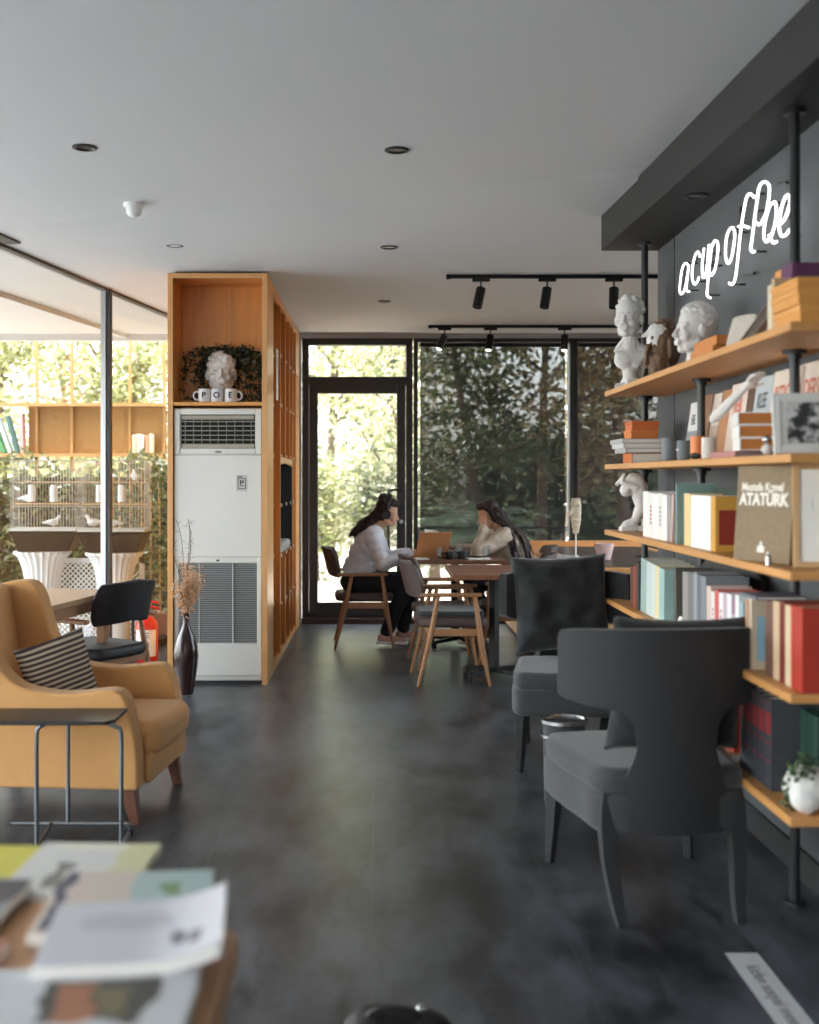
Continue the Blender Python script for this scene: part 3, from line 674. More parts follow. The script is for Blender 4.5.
def magazine(x, y, z, w, h, th, rz, base, blobs, lab, name='magazine', cat='magazine', curl=0):
    n = 10; mb = MB(); mp_ = MB()
    def zz(u): return curl*max(0, u-.55)**2*4
    for (tgt, z0, z1, ins) in ((mb, th-.0012, th, 0), (mb, 0, .0012, 0), (mp_, .0012, th-.0012, .003)):
        vs = []
        for k in range(n+1):
            u = k/n; X = -w/2+w*u-(ins if k == n else 0)
            for yy in (-h/2+ins, h/2-ins):
                for q in (z0, z1): vs.append((X, yy, q+zz(u)))
        fs = []
        for k in range(n):
            a = 4*k; b = a+4; fs += [(a, b, b+2, a+2), (a+1, a+3, b+3, b+1), (a, a+1, b+1, b), (a+2, b+2, b+3, a+3)]
        fs += [(0, 2, 3, 1), (4*n, 4*n+1, 4*n+3, 4*n+2)]; tgt.add(vs, fs)
    o = obj(name, mb, cover_mat('cover_%d' % len(MC), base, blobs)); o.location = (x, y, z); o.rotation_euler = (0, 0, rz)
    obj('pages', mp_, M_paper, o); tag(o, lab, cat, 'magazines on the display table'); return o
W_, H_ = .23, .30
magazine(-.735, 2.05, TZ, .22, .28, .012, R(-3), (205, 196, 60), [(-.03, .05, -.05, .0, (150, 90, 60)), (-.08, -.04, -.02, .08, (120, 110, 50))], 'yellow magazine at the far left corner of the display table')
magazine(-.52, 2.06, TZ, .22, .27, .014, R(-2), (212, 210, 206), [(-.09, .11, .10, .2, (226, 222, 205)), (-.05, -.02, -.10, .02, (120, 118, 110)), (.05, .2, -.2, .2, (206, 204, 160))], "white and pale green magazine at the table's far edge, right of the yellow one")
magazine(-.70, 1.81, TZ+.015, .24, .27, .02, R(-4), (150, 158, 165), [(-.1, .08, .03, .12, (200, 70, 50)), (.03, .12, -.1, .13, (70, 62, 70)), (-.1, -.03, -.05, .0, (190, 70, 60))], 'grey magazine with a red and black picture at the left edge of the display table')
magazine(-.395, 1.845, TZ+.016, .25, .27, .018, R(3), (205, 190, 178), [(.0, .2, -.02, .2, (168, 188, 186)), (.05, .08, .02, .07, (120, 148, 104)), (.06, .12, -.07, -.03, (190, 110, 70)), (-.12, -.10, -.13, .14, (70, 66, 90))], 'beige and pale blue magazine in the second row of the display table')
magazine(-.345, 1.665, TZ+.036, .25, .23, .02, R(6), (205, 204, 210), [(.06, .08, -.07, -.03, (110, 108, 116)), (.085, .105, -.08, -.03, (110, 108, 116)), (-.08, .05, .0, .06, (188, 187, 195))], 'white printed newspaper with a curled right edge, near the display table corner', name='newspaper', cat='newspaper', curl=.03)
magazine(-.66, 1.585, TZ+.015, .24, .24, .015, R(-5), (150, 104, 78), [(-.2, .1, -.03, .02, (96, 62, 44)), (-.2, .12, .07, .2, (176, 120, 100))], 'brown covered magazine left of the white newspaper on the display table')
magazine(-.385, 1.43, TZ+.02, .30, .28, .02, R(1), (202, 204, 206), [(-.04, .10, -.02, .11, (78, 76, 68)), (-.02, .03, -.02, .10, (168, 110, 80)), (.035, .07, .0, .08, (120, 110, 82))], 'white magazine with a dark photo on its cover, nearest on the display table')
magazine(-.68, 1.40, TZ+.0, .24, .26, .018, R(-3), (210, 210, 208), [(-.1, .06, -.02, .05, (100, 60, 60))], 'white magazine with a dark red block in the nearest left corner of the display table')

# ================================================================== DANISH ARMCHAIRS
def danish(name, lab, m_up, wm, group=None, cushion=None):
    t = thing(name, lab, 'chair', (0, 0, 0), 0, group)
    for s in (-1, 1):
        y = s*.27
        obj('leg', MB().chain([(.15, y, .60), (.19, y+s*.008, .30), (.245, y+s*.02, .012)], [.015, .020, .011]).cone((.245, y+s*.02, .012), (.246, y+s*.02, 0), .011, .010), wm, t)
        obj('leg', MB().chain([(-.10, y, .60), (-.16, y+s*.008, .30), (-.235, y+s*.02, .012)], [.015, .020, .011]).cone((-.235, y+s*.02, .012), (-.236, y+s*.02, 0), .011, .010), wm, t)
        obj('armrest', MB().prism([(-.22, -.020), (-.12, -.026), (.10, -.028), (.19, -.022), (.20, .0), (.19, .022), (.10, .028), (-.12, .026), (-.22, .020)], .600, .625, 'z', TM((0, y, 0))), wm, t, bevel=.008, seg=3)
        obj('side_rail', MB().box(-.17, .20, y-.011, y+.011, .335, .385), wm, t, bevel=.004)
    obj('cross_rail', MB().box(.165, .187, -.26, .26, .34, .385).box(-.165, -.145, -.26, .26, .34, .385), wm, t, bevel=.004)
    sp = [(a[0], a[1]) for a in spline([(-.20, -.20), (.0, -.235), (.20, -.235), (.245, -.18), (.25, 0), (.245, .18), (.20, .235), (.0, .235), (-.20, .20), (-.235, .12), (-.235, -.12)], 3, True)]
    obj('seat', MB().prism(sp, .385, .455), m_up, t, bevel=.026, seg=4)
    # curved backrest
    vs = []; fs = []; nu, nv = 16, 8; th = .038
    def pt(u, v, o):
        a = (u-.5)*1.75; r = .27+o; hh = .60+.235*v-(.02*abs(u-.5)*2)
        e = 1-.12*abs(2*v-1)**3*1; a *= e
        return (-.02-r*math.cos(a)*.95-.06*(v-.3), r*math.sin(a)*1.02, hh)
    for o_ in (0, th):
        for i in range(nu+1):
            for j in range(nv+1): vs.append(pt(i/nu, j/nv, o_))
    N = (nu+1)*(nv+1)
    for i in range(nu):
        for j in range(nv):
            a = i*(nv+1)+j; fs.append((a, a+1, a+nv+2, a+nv+1)); fs.append((N+a, N+a+nv+1, N+a+nv+2, N+a+1))
    for i in range(nu):
        for j in (0, nv):
            a = i*(nv+1)+j; b = a+nv+1; fs.append((a, b, N+b, N+a))
    for j in range(nv):
        for i in (0, nu):
            a = i*(nv+1)+j; b = a+1; fs.append((a, b, N+b, N+a))
    obj('backrest', MB().add(vs, fs), m_up, t, bevel=.010, seg=3, ang=60)
    if cushion: 
        obj('seat_pad', MB().prism([(x*.93, y*.93) for x, y in sp], .455, .495), cushion, t, bevel=.018, seg=3)
    return t
grp = 'wood framed armchairs at the work tables'
dc = danish('wooden_armchair', 'empty wood framed armchair with brown curved back and grey seat pad, nearest the aisle', M_brown, M_chairw, grp, M_gvel)
dc.location = (.49, 8.13, 0); dc.rotation_euler.z = R(3)
c1 = danish('wooden_armchair', 'wood framed armchair under the person wearing headphones', M_brown, M_chairw, grp)
c1.location = (-.125, 9.80, 0); c1.rotation_euler.z = R(2)
dup(c1, (.50, 8.80, 0), R(6), 'wood framed armchair mostly hidden behind the nearest empty armchair, its brown back showing', grp)
dup(c1, (1.18, 9.95, 0), R(180), 'wood framed armchair under the long haired person in the beige sweater', grp)
dup(c1, (1.02, 8.95, 0), R(175), 'wood framed armchair tucked across the work table, seen between the table legs', grp)
bc = danish('wooden_armchair', 'wood framed armchair with black leather back and round seat beside the left table', M_blk, M_chairw)
bc.location = (-1.63, 6.70, 0); bc.rotation_euler.z = R(149)

# ================================================================== TABLES
def ped_table(lab, x0, x1, y0, y1, base, mt, z=.75):
    t = thing('work_table', lab, 'table', ((x0+x1)/2, (y0+y1)/2, 0), 0, 'dark wood work tables')
    a, b = (x1-x0)/2, (y1-y0)/2
    obj('table_top', MB().box(-a, a, -b, b, z-.032, z), mt, t, bevel=.004)
    for (bx, by) in base:
        obj('column', MB().cone((bx, by, .05), (bx, by, z-.03), .035, seg=4), M_black, t)
        for k in range(4):
            an = PI/4+k*PI/2
            obj('base_foot', MB().cone((bx, by, .06), (bx+.26*math.cos(an), by+.26*math.sin(an), .045), .022, .014, sq=True).cone((bx+.26*math.cos(an), by+.26*math.sin(an), .045), (bx+.26*math.cos(an), by+.26*math.sin(an), .0), .02), M_black, t, bevel=.003)
    obj('under_frame', MB().box(-a+.1, a-.1, -.04, .04, z-.06, z-.032), M_black, t)
ped_table('reddish brown work table in front, between the empty armchair and the black velvet chair', .50, 1.25, 7.80, 8.75, [(-.06, -.08)], M_tab)
ped_table('dark wood work table shared by the two seated people', .17, 1.02, 9.22, 10.55, [(.05, -.1)], wood('walnut_top_far', (124, 84, 62), 'y', .3))
# long oak counter to the right rear
t = thing('oak_counter', 'long oak counter with dark inlaid top and low drawers at the rear right', 'counter', (1.95, 9.7, 0))
obj('table_top', MB().box(-.60, .60, -1.4, 1.5, .71, .75), M_oaky, t, bevel=.003)
obj('dark_inlay', MB().box(-.38, .50, -1.2, 1.35, .750, .753), mat('dark_inlay', (70, 52, 40), .4), t, smooth=False)
obj('back_rim', MB().box(-.60, .60, 1.45, 1.5, .75, .80), M_oaky, t)
obj('body_panel', MB().box(-.50, .55, -1.3, 1.4, .36, .71), M_black, t)
for k in range(4):
    y = -1.32+k*.70
    d = obj('drawer', MB().box(-.74, -.10, y, y+.68, .03, .35), M_beech, t, bevel=.004)
    obj('finger_hole', MB().ell((-.742, y+.34, .26), (.006, .035, .018)), M_black, d)
# left table by the glass
t = thing('dining_table', 'light oak table by the glass wall behind the mustard armchair', 'table', (-1.95, 6.2, 0), R(-9))
obj('table_top', MB().box(-.33, .33, -.62, .66, .718, .75), wood('oak_top', (176, 138, 104), 'y', .4, amt=.12), t, bevel=.004)
for x, y in ((-.26, -.54), (.27, -.54), (-.26, .58), (.27, .58)): obj('leg', MB().cone((x, y, .72), (x*1.02, y, 0), .032, .02, sq=True), M_chairw, t, bevel=.003)
obj('apron', MB().box(-.26, .27, -.56, -.54, .65, .718).box(-.26, .27, .58, .60, .65, .718).box(.26, .28, -.54, .58, .65, .718).box(-.28, -.26, -.54, .58, .65, .718), M_chairw, t)

# ================================================================== KLISMOS CHAIRS (grey velvet)
def klismos(lab, m_back, m_seat, grp):
    t = thing('lounge_chair', lab, 'chair', (0, 0, 0), 0, grp)   # faces +y
    R0 = .37; th = .05; ns = 26
    rows = []
    zs_ = [.27, .33, .40, .46, .50, .54, .58, .62, .655, .672, .682, .688, .694, .702, .715, .74, .80, .86, .90, .916, .924]
    for z in zs_:
        if z <= .46: wv = .145+.06*min(1, (.46-z)/.08)**.8
        elif z <= .62: wv = .118+.027*max(0, (.54-z)/.08)**1.5+.007*max(0, (z-.54)/.08)**2
        elif z <= .655: wv = .125+.025*(z-.62)/.035
        elif z < .70: wv = .15+.205*math.sin(min(1, (z-.655)/.043)*PI/2)
        elif z <= .90: wv = .36+.01*(z-.7)
        else: wv = .362-.012*((z-.90)/.024)**2
        rows.append((z, wv))
    vs = []; fs = []
    for o_ in (0, th):
        for (z, wv) in rows:
            for k in range(ns+1):
                u = (2*k/ns-1)*wv; a = u/R0; rr = R0+o_
                crown = 1 if z < .9 else 1; lean = -.05*max(0, (z-.45))
                vs.append((rr*math.sin(a), .10-rr*math.cos(a)+lean*1.0, z-(.018*(abs(u)/.36)**2 if z > .85 else 0)))
    m_, nr = ns+1, len(rows); N = m_*nr
    for j in range(nr-1):
        for k in range(ns):
            a = j*m_+k; fs.append((a, a+1, a+m_+1, a+m_)); fs.append((N+a, N+a+m_, N+a+m_+1, N+a+1))
    for k in range(ns):
        for j in (0, nr-1): a = j*m_+k; fs.append((a, a+1, N+a+1, N+a))
    for j in range(nr-1):
        for k in (0, ns): a = j*m_+k; fs.append((a, a+m_, N+a+m_, N+a))
    obj('backrest', MB().add(vs, fs), m_back, t, bevel=.007, ang=50)
    sp = [(a[0], a[1]) for a in spline([(-.225, -.27), (-.265, -.10), (-.29, .12), (-.285, .27), (-.22, .315), (0, .33), (.22, .315), (.285, .27), (.29, .12), (.265, -.10), (.225, -.27), (0, -.30)], 4, True)]
    obj('seat_base', MB().prism(sp, .27, .40), m_seat, t, bevel=.02, seg=3)
    obj('seat', MB().prism([(x*.985, y*.985) for x, y in sp], .385, .475), m_seat, t, bevel=.035, seg=4)
    for s in (-1, 1):
        obj('leg', MB().cone((s*.245, .265, .29), (s*.262, .285, 0), .030, .016, sq=True), m_back, t, bevel=.003)
        P = spline([(s*.195, -.245, .40), (s*.21, -.255, .33), (s*.212, -.275, .20), (s*.200, -.305, .08), (s*.190, -.345, 0)], 4)
        lg = MB(); n = len(P); vs = []
        for i, p in enumerate(P):
            u = i/(n-1); a = .034-.018*u; b = .026-.010*u
            vs += [(p.x-a, p.y-b, p.z), (p.x+a, p.y-b, p.z), (p.x+a, p.y+b, p.z), (p.x-a, p.y+b, p.z)]
        fs = [(0, 1, 2, 3), (4*n-1, 4*n-2, 4*n-3, 4*n-4)]+[(4*i+k, 4*i+(k+1) % 4, 4*i+4+(k+1) % 4, 4*i+4+k) for i in range(n-1) for k in range(4)]
        obj('leg', lg.add(vs, fs), m_back, t, bevel=.003)
    return t
M_bkframe = mat('charcoal_cloth', (38, 39, 41), .7, noise_amt=.1, bump=.1, bscale=200, sheen=.1)
kg = 'grey velvet lounge chairs by the bookshelf'
kb = klismos('charcoal lounge chair seen from behind, nearest, with wide curved back', M_bkframe, M_gvel, kg)
kb.location = (.915, 4.00, 0); kb.rotation_euler.z = R(6)
ka = klismos('grey velvet lounge chair facing the camera with a large black cushion, farther one', M_bvel, M_gvel, kg)
ka.location = (.955, 5.82, 0); ka.rotation_euler.z = R(176)
o = obj('throw_pillow', MB().pillow(.50, .50, .17, n=30, wr=.022, seed=3), M_bvel, weld=True, ang=90)
o.location = (.94, 6.00, .755); o.rotation_euler = (R(-9), R(-2), R(3)); tag(o, 'large black velvet cushion standing on the farther lounge chair', 'cushion')
o = obj('throw_pillow', MB().pillow(.46, .46, .15, n=22, wr=.01, seed=8), M_bvel, weld=True, ang=90)
o.location = (.985, 3.86, .722); o.rotation_euler = (R(9), R(1), R(6)); tag(o, 'dark velvet cushion leaning inside the nearest lounge chair back', 'cushion')
# low round stand between the two chairs
t = thing('plant_stand', 'small grey drum stand with a chrome rim between the two lounge chairs', 'side table', (.80, 5.02, 0))
obj('drum_body', MB().lathe([(.001, 0), (.08, 0), (.085, .02), (.09, .34), (.085, .36), (.08, .355), (.075, .34), (.001, .34)], seg=32), M_gvel, t)
obj('chrome_rim', MB().lathe([(.092, .345), (.102, .352), (.102, .366), (.090, .368), (.086, .36)], seg=36), M_chrome, t)
obj('lower_rim', MB().lathe([(.089, .285), (.1, .29), (.1, .302), (.089, .305)], seg=36), M_chrome, t)

# ================================================================== FLOOR STRIP AND ROUND POUF AT THE BOTTOM EDGE
o = obj('floor_sticker', MB().box(-.048, .048, -.45, .45, 0, .0012), mat('sticker_grey', (196, 198, 200), .6, noise_amt=.1, nscale=30), smooth=False); o.location = (1.070, 2.99, 0)
tag(o, 'pale printed strip stuck to the floor in the bottom right corner', 'floor sticker')
text('printed_words', 'lütfen sosyal mesafenizi koruyunuz', .052, mat('sticker_ink', (112, 114, 116), .6), o, TM((0, .0, .0016), rz=-PI/2), .0002, bold=.0006)
t = thing('leather_bag', 'round topped black leather bag with a metal clasp at the bottom edge', 'bag', (.04, 2.78, 0))
mb = MB().ell((0, 0, .06), (.12, .10, .075), seg=24).ell((-.05, .0, .07), (.08, .09, .07)).ell((.06, .0, .065), (.09, .085, .066)); mb.box(-.1, .1, -.07, .07, 0, .05)
bg = obj('bag_body', mb, M_blk, t, remesh=.006); bake(bg); shade(bg.data, True, 180)
obj('strap', MB().tube(spline([(-.09, 0, .08), (-.05, -.03, .145), (.03, -.03, .145), (.09, 0, .09)], 5), .008), M_blk, t)
obj('clasp', MB().ell((.065, .02, .128), (.014, .012, .010)), M_chrome, t)  # chrome bead placed as the white highlight on the black leather
# ================================================================== BOOKSHELF: planks on pipe posts
SF, SN, SFAR = 1.175, 3.33, 6.06          # front edge x, near end y, far end y
ZS = [.43, .782, 1.133, 1.470, 1.847]
names = ['lowest', 'second lowest', 'middle', 'second highest', 'top']
t = thing('pipe_bookshelf', 'long wall bookshelf of five light wood planks on grey pipe posts', 'bookshelf', (1.37, 4.7, 0))
for z, n in zip(ZS, names):
    obj('shelf_plank', MB().box(SF-1.37, WX-1.37-.003, SN-4.7, SFAR-4.7, z-.026, z), M_oaky, t, bevel=.003)
for Y, top in ((6.0, 2.61), (4.95, ZS[4]-.02), (3.84, 2.61)):
    P = MB().cone((0, Y-4.7, 0), (0, Y-4.7, top), .017, seg=16)
    p = obj('post', P, M_gun, t)
    for z in ZS: obj('pipe_flange', MB().cone((0, Y-4.7, z-.040), (0, Y-4.7, z-.027), .040, seg=20).cone((0, Y-4.7, z-.056), (0, Y-4.7, z-.038), .023, seg=16), M_gun, t)
    if top > 2: obj('pipe_flange', MB().cone((0, Y-4.7, 2.595), (0, Y-4.7, 2.609), .036, seg=20), M_gun, t)
    obj('pipe_flange', MB().cone((0, Y-4.7, 0), (0, Y-4.7, .012), .036, seg=20), M_gun, t)
def yx(px, X=1.22): return X*F/(px-378)          # distance of a point seen at column px on the plane x = X
CN = {}
def cm(rgb):
    k = 'cloth_%d_%d_%d' % rgb
    return mat(k, rgb, .6, noise_amt=.06, nscale=25)
BN = 0
def book(X0, y, z, th, h, w, rgb, lab, grp, lean=0, band=None, pages=None, name='book', flat=False, rz=0):
    """upright: spine faces -x at X0, occupying y..y+th; flat: lying, spine to -x"""
    o = MB(); c = .0035
    if flat:
        # w deep in x, th thick in z, h long in y
        o.box(0, w, 0, h, 0, c).box(0, w, 0, h, th-c, th).box(0, c, 0, h, c, th-c)
        pg = MB().box(c, w-.004, .004, h-.004, c, th-c)
    else:
        o.box(0, w, 0, c, 0, h).box(0, w, th-c, th, 0, h).box(0, c, c, th-c, 0, h)
        pg = MB().box(c, w-.004, c, th-c, .004, h-.004)
    b = obj(name, o, cm(rgb), smooth=False, bevel=0)
    b.location = (X0, y, z); b.rotation_euler = (lean, 0, rz)
    obj('pages', pg, cm(pages) if pages else M_paper, b, smooth=False)
    if band:
        col, kind = band
        bm_ = MB()
        if flat: bm_.box(-.0006, .0, h*.2, h*.8, th*.35, th*.65)
        elif kind == 'label': bm_.box(-.0006, 0, th*.15, th*.85, h*.55, h*.85)
        elif kind == 'bands':
            bm_.box(-.0008, 0, th*.14, th*.86, h*.60, h*.84).box(-.0008, 0, th*.14, th*.86, h*.30, h*.315).box(-.0008, 0, th*.14, th*.86, h*.93, h*.94).box(-.0008, 0, th*.14, th*.86, h*.50, h*.515)
        elif kind == 'cover': bm_.box(w*.1, w*.9, -.0006, 0, h*.12, h*.75)
        elif kind == 'text': 
            for q in range(5): bm_.box(-.0006, 0, th*.35, th*.65, h*(.3+.09*q), h*(.36+.09*q))
        obj('spine_label' if kind != 'cover' else 'cover_picture', bm_, cm(col), b, smooth=False)
    tag(b, lab, 'book', grp); return b
ORD = ['first', 'second', 'third', 'fourth', 'fifth', 'sixth', 'seventh', 'eighth', 'ninth']
def row(z, pxs, X, hs, w, cols, cname, where, grp, lean=0, band=None, pages=None):
    """books between successive pixel columns, left to right (far to near)"""
    n = len(pxs)-1
    for i in range(n):
        ya, yb = yx(pxs[i+1], X), yx(pxs[i], X)
        h = hs[i] if isinstance(hs, list) else hs
        c = cols[i % len(cols)]; nm = cname[i] if isinstance(cname, list) else cname
        bd = band[i] if isinstance(band, list) else band
        book(X, ya+.001, z, yb-ya-.002, h, w, c, ('%s %s, %s from the left' % (nm, where, ORD[i])) if n > 1 else '%s %s' % (nm, where), grp, lean, bd, pages)

# ---------------- middle shelf (third from the floor)
z = ZS[2]+.001
g = 'books on the middle shelf'
row(z, [643, 648.5, 653, 658, 662.5, 667], 1.215, [.205, .200, .197, .20, .195], .14, [(240, 238, 234), (236, 232, 226), (242, 240, 238), (232, 228, 220), (240, 238, 236)], 'white paperback', 'in the white row on the middle shelf', g, band=[None, ((180, 120, 110), 'text'), None, ((150, 150, 150), 'text'), None])
book(1.215, yx(672.5, 1.215)+.012, z, .022, .20, .14, (205, 180, 175), 'pinkish patterned thin book leaning beside the white row on the middle shelf', g, lean=R(9))
book(1.205, yx(675.5, 1.205)-.02, z, .018, .245, .16, (132, 162, 158), 'tall teal book standing right of the white row on the middle shelf', g)
book(1.34, 4.30, z, .36, .225, .10, (58, 76, 66), 'dark green box file behind the white and yellow books on the middle shelf', g)
row(z, [684, 690.5], 1.215, [.205], .13, [(232, 206, 150)], 'cream and yellow paperback', 'on the middle shelf', g)
row(z, [690.8, 696.5, 702, 707.5, 710.5], 1.215, [.20, .20, .20, .20], .13, [(244, 244, 244)], 'plain white paperback', 'in the white block right of the teal book', g)
row(z, [710.8, 715.5], 1.215, [.20], .13, [(214, 160, 70)], 'orange yellow book', 'with a red and yellow picture cover on the middle shelf', g, band=((150, 50, 36), 'cover'))
# big face-out book
t = thing('large_book', 'large brown book with white title lettering standing face out on the middle shelf', 'book', (1.222, 3.70, z), R(-72))
BW, BH = .285, .305
obj('cover', MB().box(-BW/2, BW/2, -.014, .014, 0, BH, TM((0, 0, 0), rx=R(-4))), mat('speckled_brown', (136, 116, 90), .75, noise_amt=.28, nscale=70), t, bevel=.002)
Q = TM((0, 0, 0), rx=R(-4))
M_ttl = mat('title_white', (240, 234, 222), .6)
text('title', 'Mustafa Kemal', .036, M_ttl, t, Q @ TM((-.01, -.0145, .236), rx=PI/2), .0005, bold=.001)
text('title', 'ATATÜRK', .054, M_ttl, t, Q @ TM((-.002, -.0145, .196), rx=PI/2), .0005, bold=.0022)
obj('emblem', MB().prism([(-.018, 0), (.018, 0), (.016, .02), (.006, .02), (.004, .034), (-.004, .034), (-.006, .02), (-.016, .02)], -.0155, -.0143, 'y', Q @ TM((0, 0, .03))), M_ttl, t, smooth=False)
# wood framed print
def frame(lab, name, x, y, z, wid, hei, rz, tilt, mf, fill, cat='picture frame', fw=.02, extra=None):
    t = thing(name, lab, cat, (x, y, z), rz); Q = TM((0, 0, 0), rx=-tilt)
    fm = MB(); fm.box(-wid/2, -wid/2+fw, -.009, .009, 0, hei, Q).box(wid/2-fw, wid/2, -.009, .009, 0, hei, Q).box(-wid/2+fw, wid/2-fw, -.009, .009, 0, fw, Q).box(-wid/2+fw, wid/2-fw, -.009, .009, hei-fw, hei, Q)
    obj('frame', fm, mf, t, bevel=.002)
    obj('print', MB().box(-wid/2+fw, wid/2-fw, -.003, .004, fw, hei-fw, Q), fill, t, smooth=False)
    obj('easel_back', MB().cone((0, .012, hei*.7), (0, .10, .006), .008, .008, sq=True), M_frame, t)
    if extra: extra(t, Q)
    return t
def fe(t, Q):
    text('printed_words', 'HERE IS', .03, M_frame, t, Q @ TM((-.015, -.0035, .20), rx=PI/2), .0003)
    text('printed_words', '?', .06, M_frame, t, Q @ TM((-.03, -.0035, .13), rx=PI/2), .0003)
def fe2(t, Q):
    mb = MB()
    for k in range(6): mb.box(-.075+k*.024, -.073+k*.024, -.004, -.003, .17, .205, Q)
    mb.box(-.03, .0, -.004, -.003, .135, .15, Q)
    obj('print_marks', mb, mat('pencil_grey', (170, 170, 170), .8), t, smooth=False)
frame('light wood framed white print at the near end of the middle shelf', 'picture_frame', 1.35, 3.41, z, .26, .315, R(-15), R(9), M_beech, M_paper, extra=fe2)
tag(obj('metal_cylinder', MB().lathe([(.001, 0), (.009, 0), (.009, .028), (.004, .034), (.004, .042), (.001, .043)], seg=16), M_chrome), 'tiny metal cylinder at the shelf edge before the large brown book', 'ornament').location = (1.19, 3.56, z)
# ---------------- white figurine at the far end
t = thing('figurine', 'white plaster crouching acrobat figurine at the far end of the middle shelf', 'figurine', (1.29, 5.86, z))
mb = MB().box(-.075, .075, -.04, .04, 0, .022)
mb.chain([(-.045, 0, .035), (.0, 0, .05), (.035, 0, .13), (.02, 0, .175)], [.018, .022, .034, .036])
mb.chain([(.05, .02, .03), (.058, .01, .10), (.03, 0, .15)], [.016, .026, .03]).caps((-.06, 0, .03), (-.02, 0, .032), .012, .014)
mb.chain([(.025, 0, .17), (.02, 0, .22), (-.02, 0, .235)], [.036, .045, .034]).ell((-.045, 0, .205), (.032, .030, .034))
mb.chain([(.0, .03, .23), (-.06, .03, .26), (-.085, .03, .235)], [.018, .014, .010]).chain([(.0, -.03, .22), (-.07, -.02, .245), (-.06, -.02, .285)], [.018, .013, .009]).caps((.03, 0, .2), (.055, 0, .15), .03, .02)
mb.ell((.0, .0, .265), (.045, .035, .028))
plaster('figure', mb, M_plas, t, .005, .003, 50)

# ---------------- second lowest shelf
z = ZS[1]+.001; g = 'books on the second lowest shelf'
row(z, [630, 633, 636, 639], 1.215, [.19, .20, .22], .15, [(90, 60, 50), (150, 70, 50), (60, 56, 54)], ['dark brown paperback', 'rust coloured paperback', 'black paperback'], 'at the far end of the second lowest shelf', g, lean=R(2))
row(z, [640.5, 646, 651, 655, 659, 664], 1.215, [.245, .24, .235, .232, .228], .17, [(150, 172, 168), (196, 208, 204), (206, 214, 208), (222, 210, 170), (158, 190, 186)], ['grey teal hardback', 'pale green hardback', 'very pale green hardback', 'cream hardback', 'light teal hardback'], 'in the pale row, second lowest shelf', g, lean=R(2.5))
book(1.23, 4.82, z, .03, .245, .19, (92, 90, 84), 'large taupe book showing its cover beside the pale teal row', g, band=((84, 82, 77), 'cover'))
row(z, [682.5, 688, 693.5, 697, 701, 706], 1.215, [.245, .25, .255, .25, .25], .16, [(150, 146, 140), (120, 118, 116), (150, 156, 162), (110, 112, 116), (130, 136, 142)], ['light warm grey book', 'brownish grey book', 'pale bluish grey book', 'dark grey book', 'mid grey book'], 'in the grey row, second lowest shelf', g)
t = thing('menu_board', 'black board with an arched top and raised lettering behind the pink and white books', 'sign', (1.415, 4.66, z), R(-80))
obj('board', MB().prism([(-.26, 0), (.26, 0), (.26, .225), (.22, .262), (.08, .29), (-.08, .29), (-.22, .275), (-.26, .25)], -.012, .012, 'y'), M_black, t, bevel=.003)
text('raised_words', 'NIETZSCHE', .042, mat('charcoal_print', (70, 70, 72), .5), t, TM((0, -.0125, .20), rx=PI/2), .0006)
row(z, [706.5, 711, 714.5, 719, 723, 727, 731.5, 735, 739], 1.215, [.22, .205, .215, .21, .215, .215, .21, .22], .15, [(214, 190, 180), (236, 228, 222), (204, 96, 92), (240, 238, 238), (198, 178, 186), (238, 236, 240), (160, 120, 140), (236, 236, 236)], ['beige pink paperback', 'off white paperback', 'coral red paperback', 'white paperback', 'pale mauve paperback', 'bright white paperback', 'plum paperback', 'white spined paperback'], 'in the pink white row above the nearest chair', g, band=[None, ((150, 90, 90), 'text'), None, ((190, 90, 90), 'text'), None, None, ((230, 220, 225), 'text'), None])
book(1.20, 3.70, z+.229, .012, .16, .16, (110, 112, 122), 'thin grey blue book lying flat over the beige magazines', g, flat=True)
for k, (yy, c, lab, bd) in enumerate(((3.76, (206, 186, 160), 'beige bundle of papers standing above the nearest chair back', ((150, 190, 205), 'cover')), (3.80, (190, 150, 120), 'tan magazine with colourful pictures beside the beige bundle', ((206, 120, 80), 'cover')), (3.85, (160, 190, 205), 'blue illustrated magazine beside the white spined paperback', None))):
    book(1.205, yy, z, .03, .228-.012*k, .16, c, lab, g, band=bd, lean=R(-2))
row(z, [765, 773, 779.5, 785, 791, 802.5], 1.215, [.235, .24, .245, .24, .245], .17, [(112, 78, 66), (206, 176, 142), (120, 40, 30), (216, 190, 156), (176, 52, 34)], ['dark brown hardback', 'light tan hardback', 'dark red hardback', 'cream hardback', 'wide red hardback'], 'at the near end of the second lowest shelf', g, pages=(214, 190, 160))
t = thing('name_card', 'small white tent card on the second lowest shelf', 'card', (1.24, 4.78, z), 0)
obj('card_fold', MB().prism([(-.025, 0), (.025, 0), (0, .05)], -.02, .02, 'y'), M_paper, t, smooth=False)
tag(obj('paper_sheet', MB().box(0, .10, 0, .16, 0, .012), M_paper), 'white papers lying at the shelf edge beside the tent card', 'paper').location = (1.18, 4.86, z)

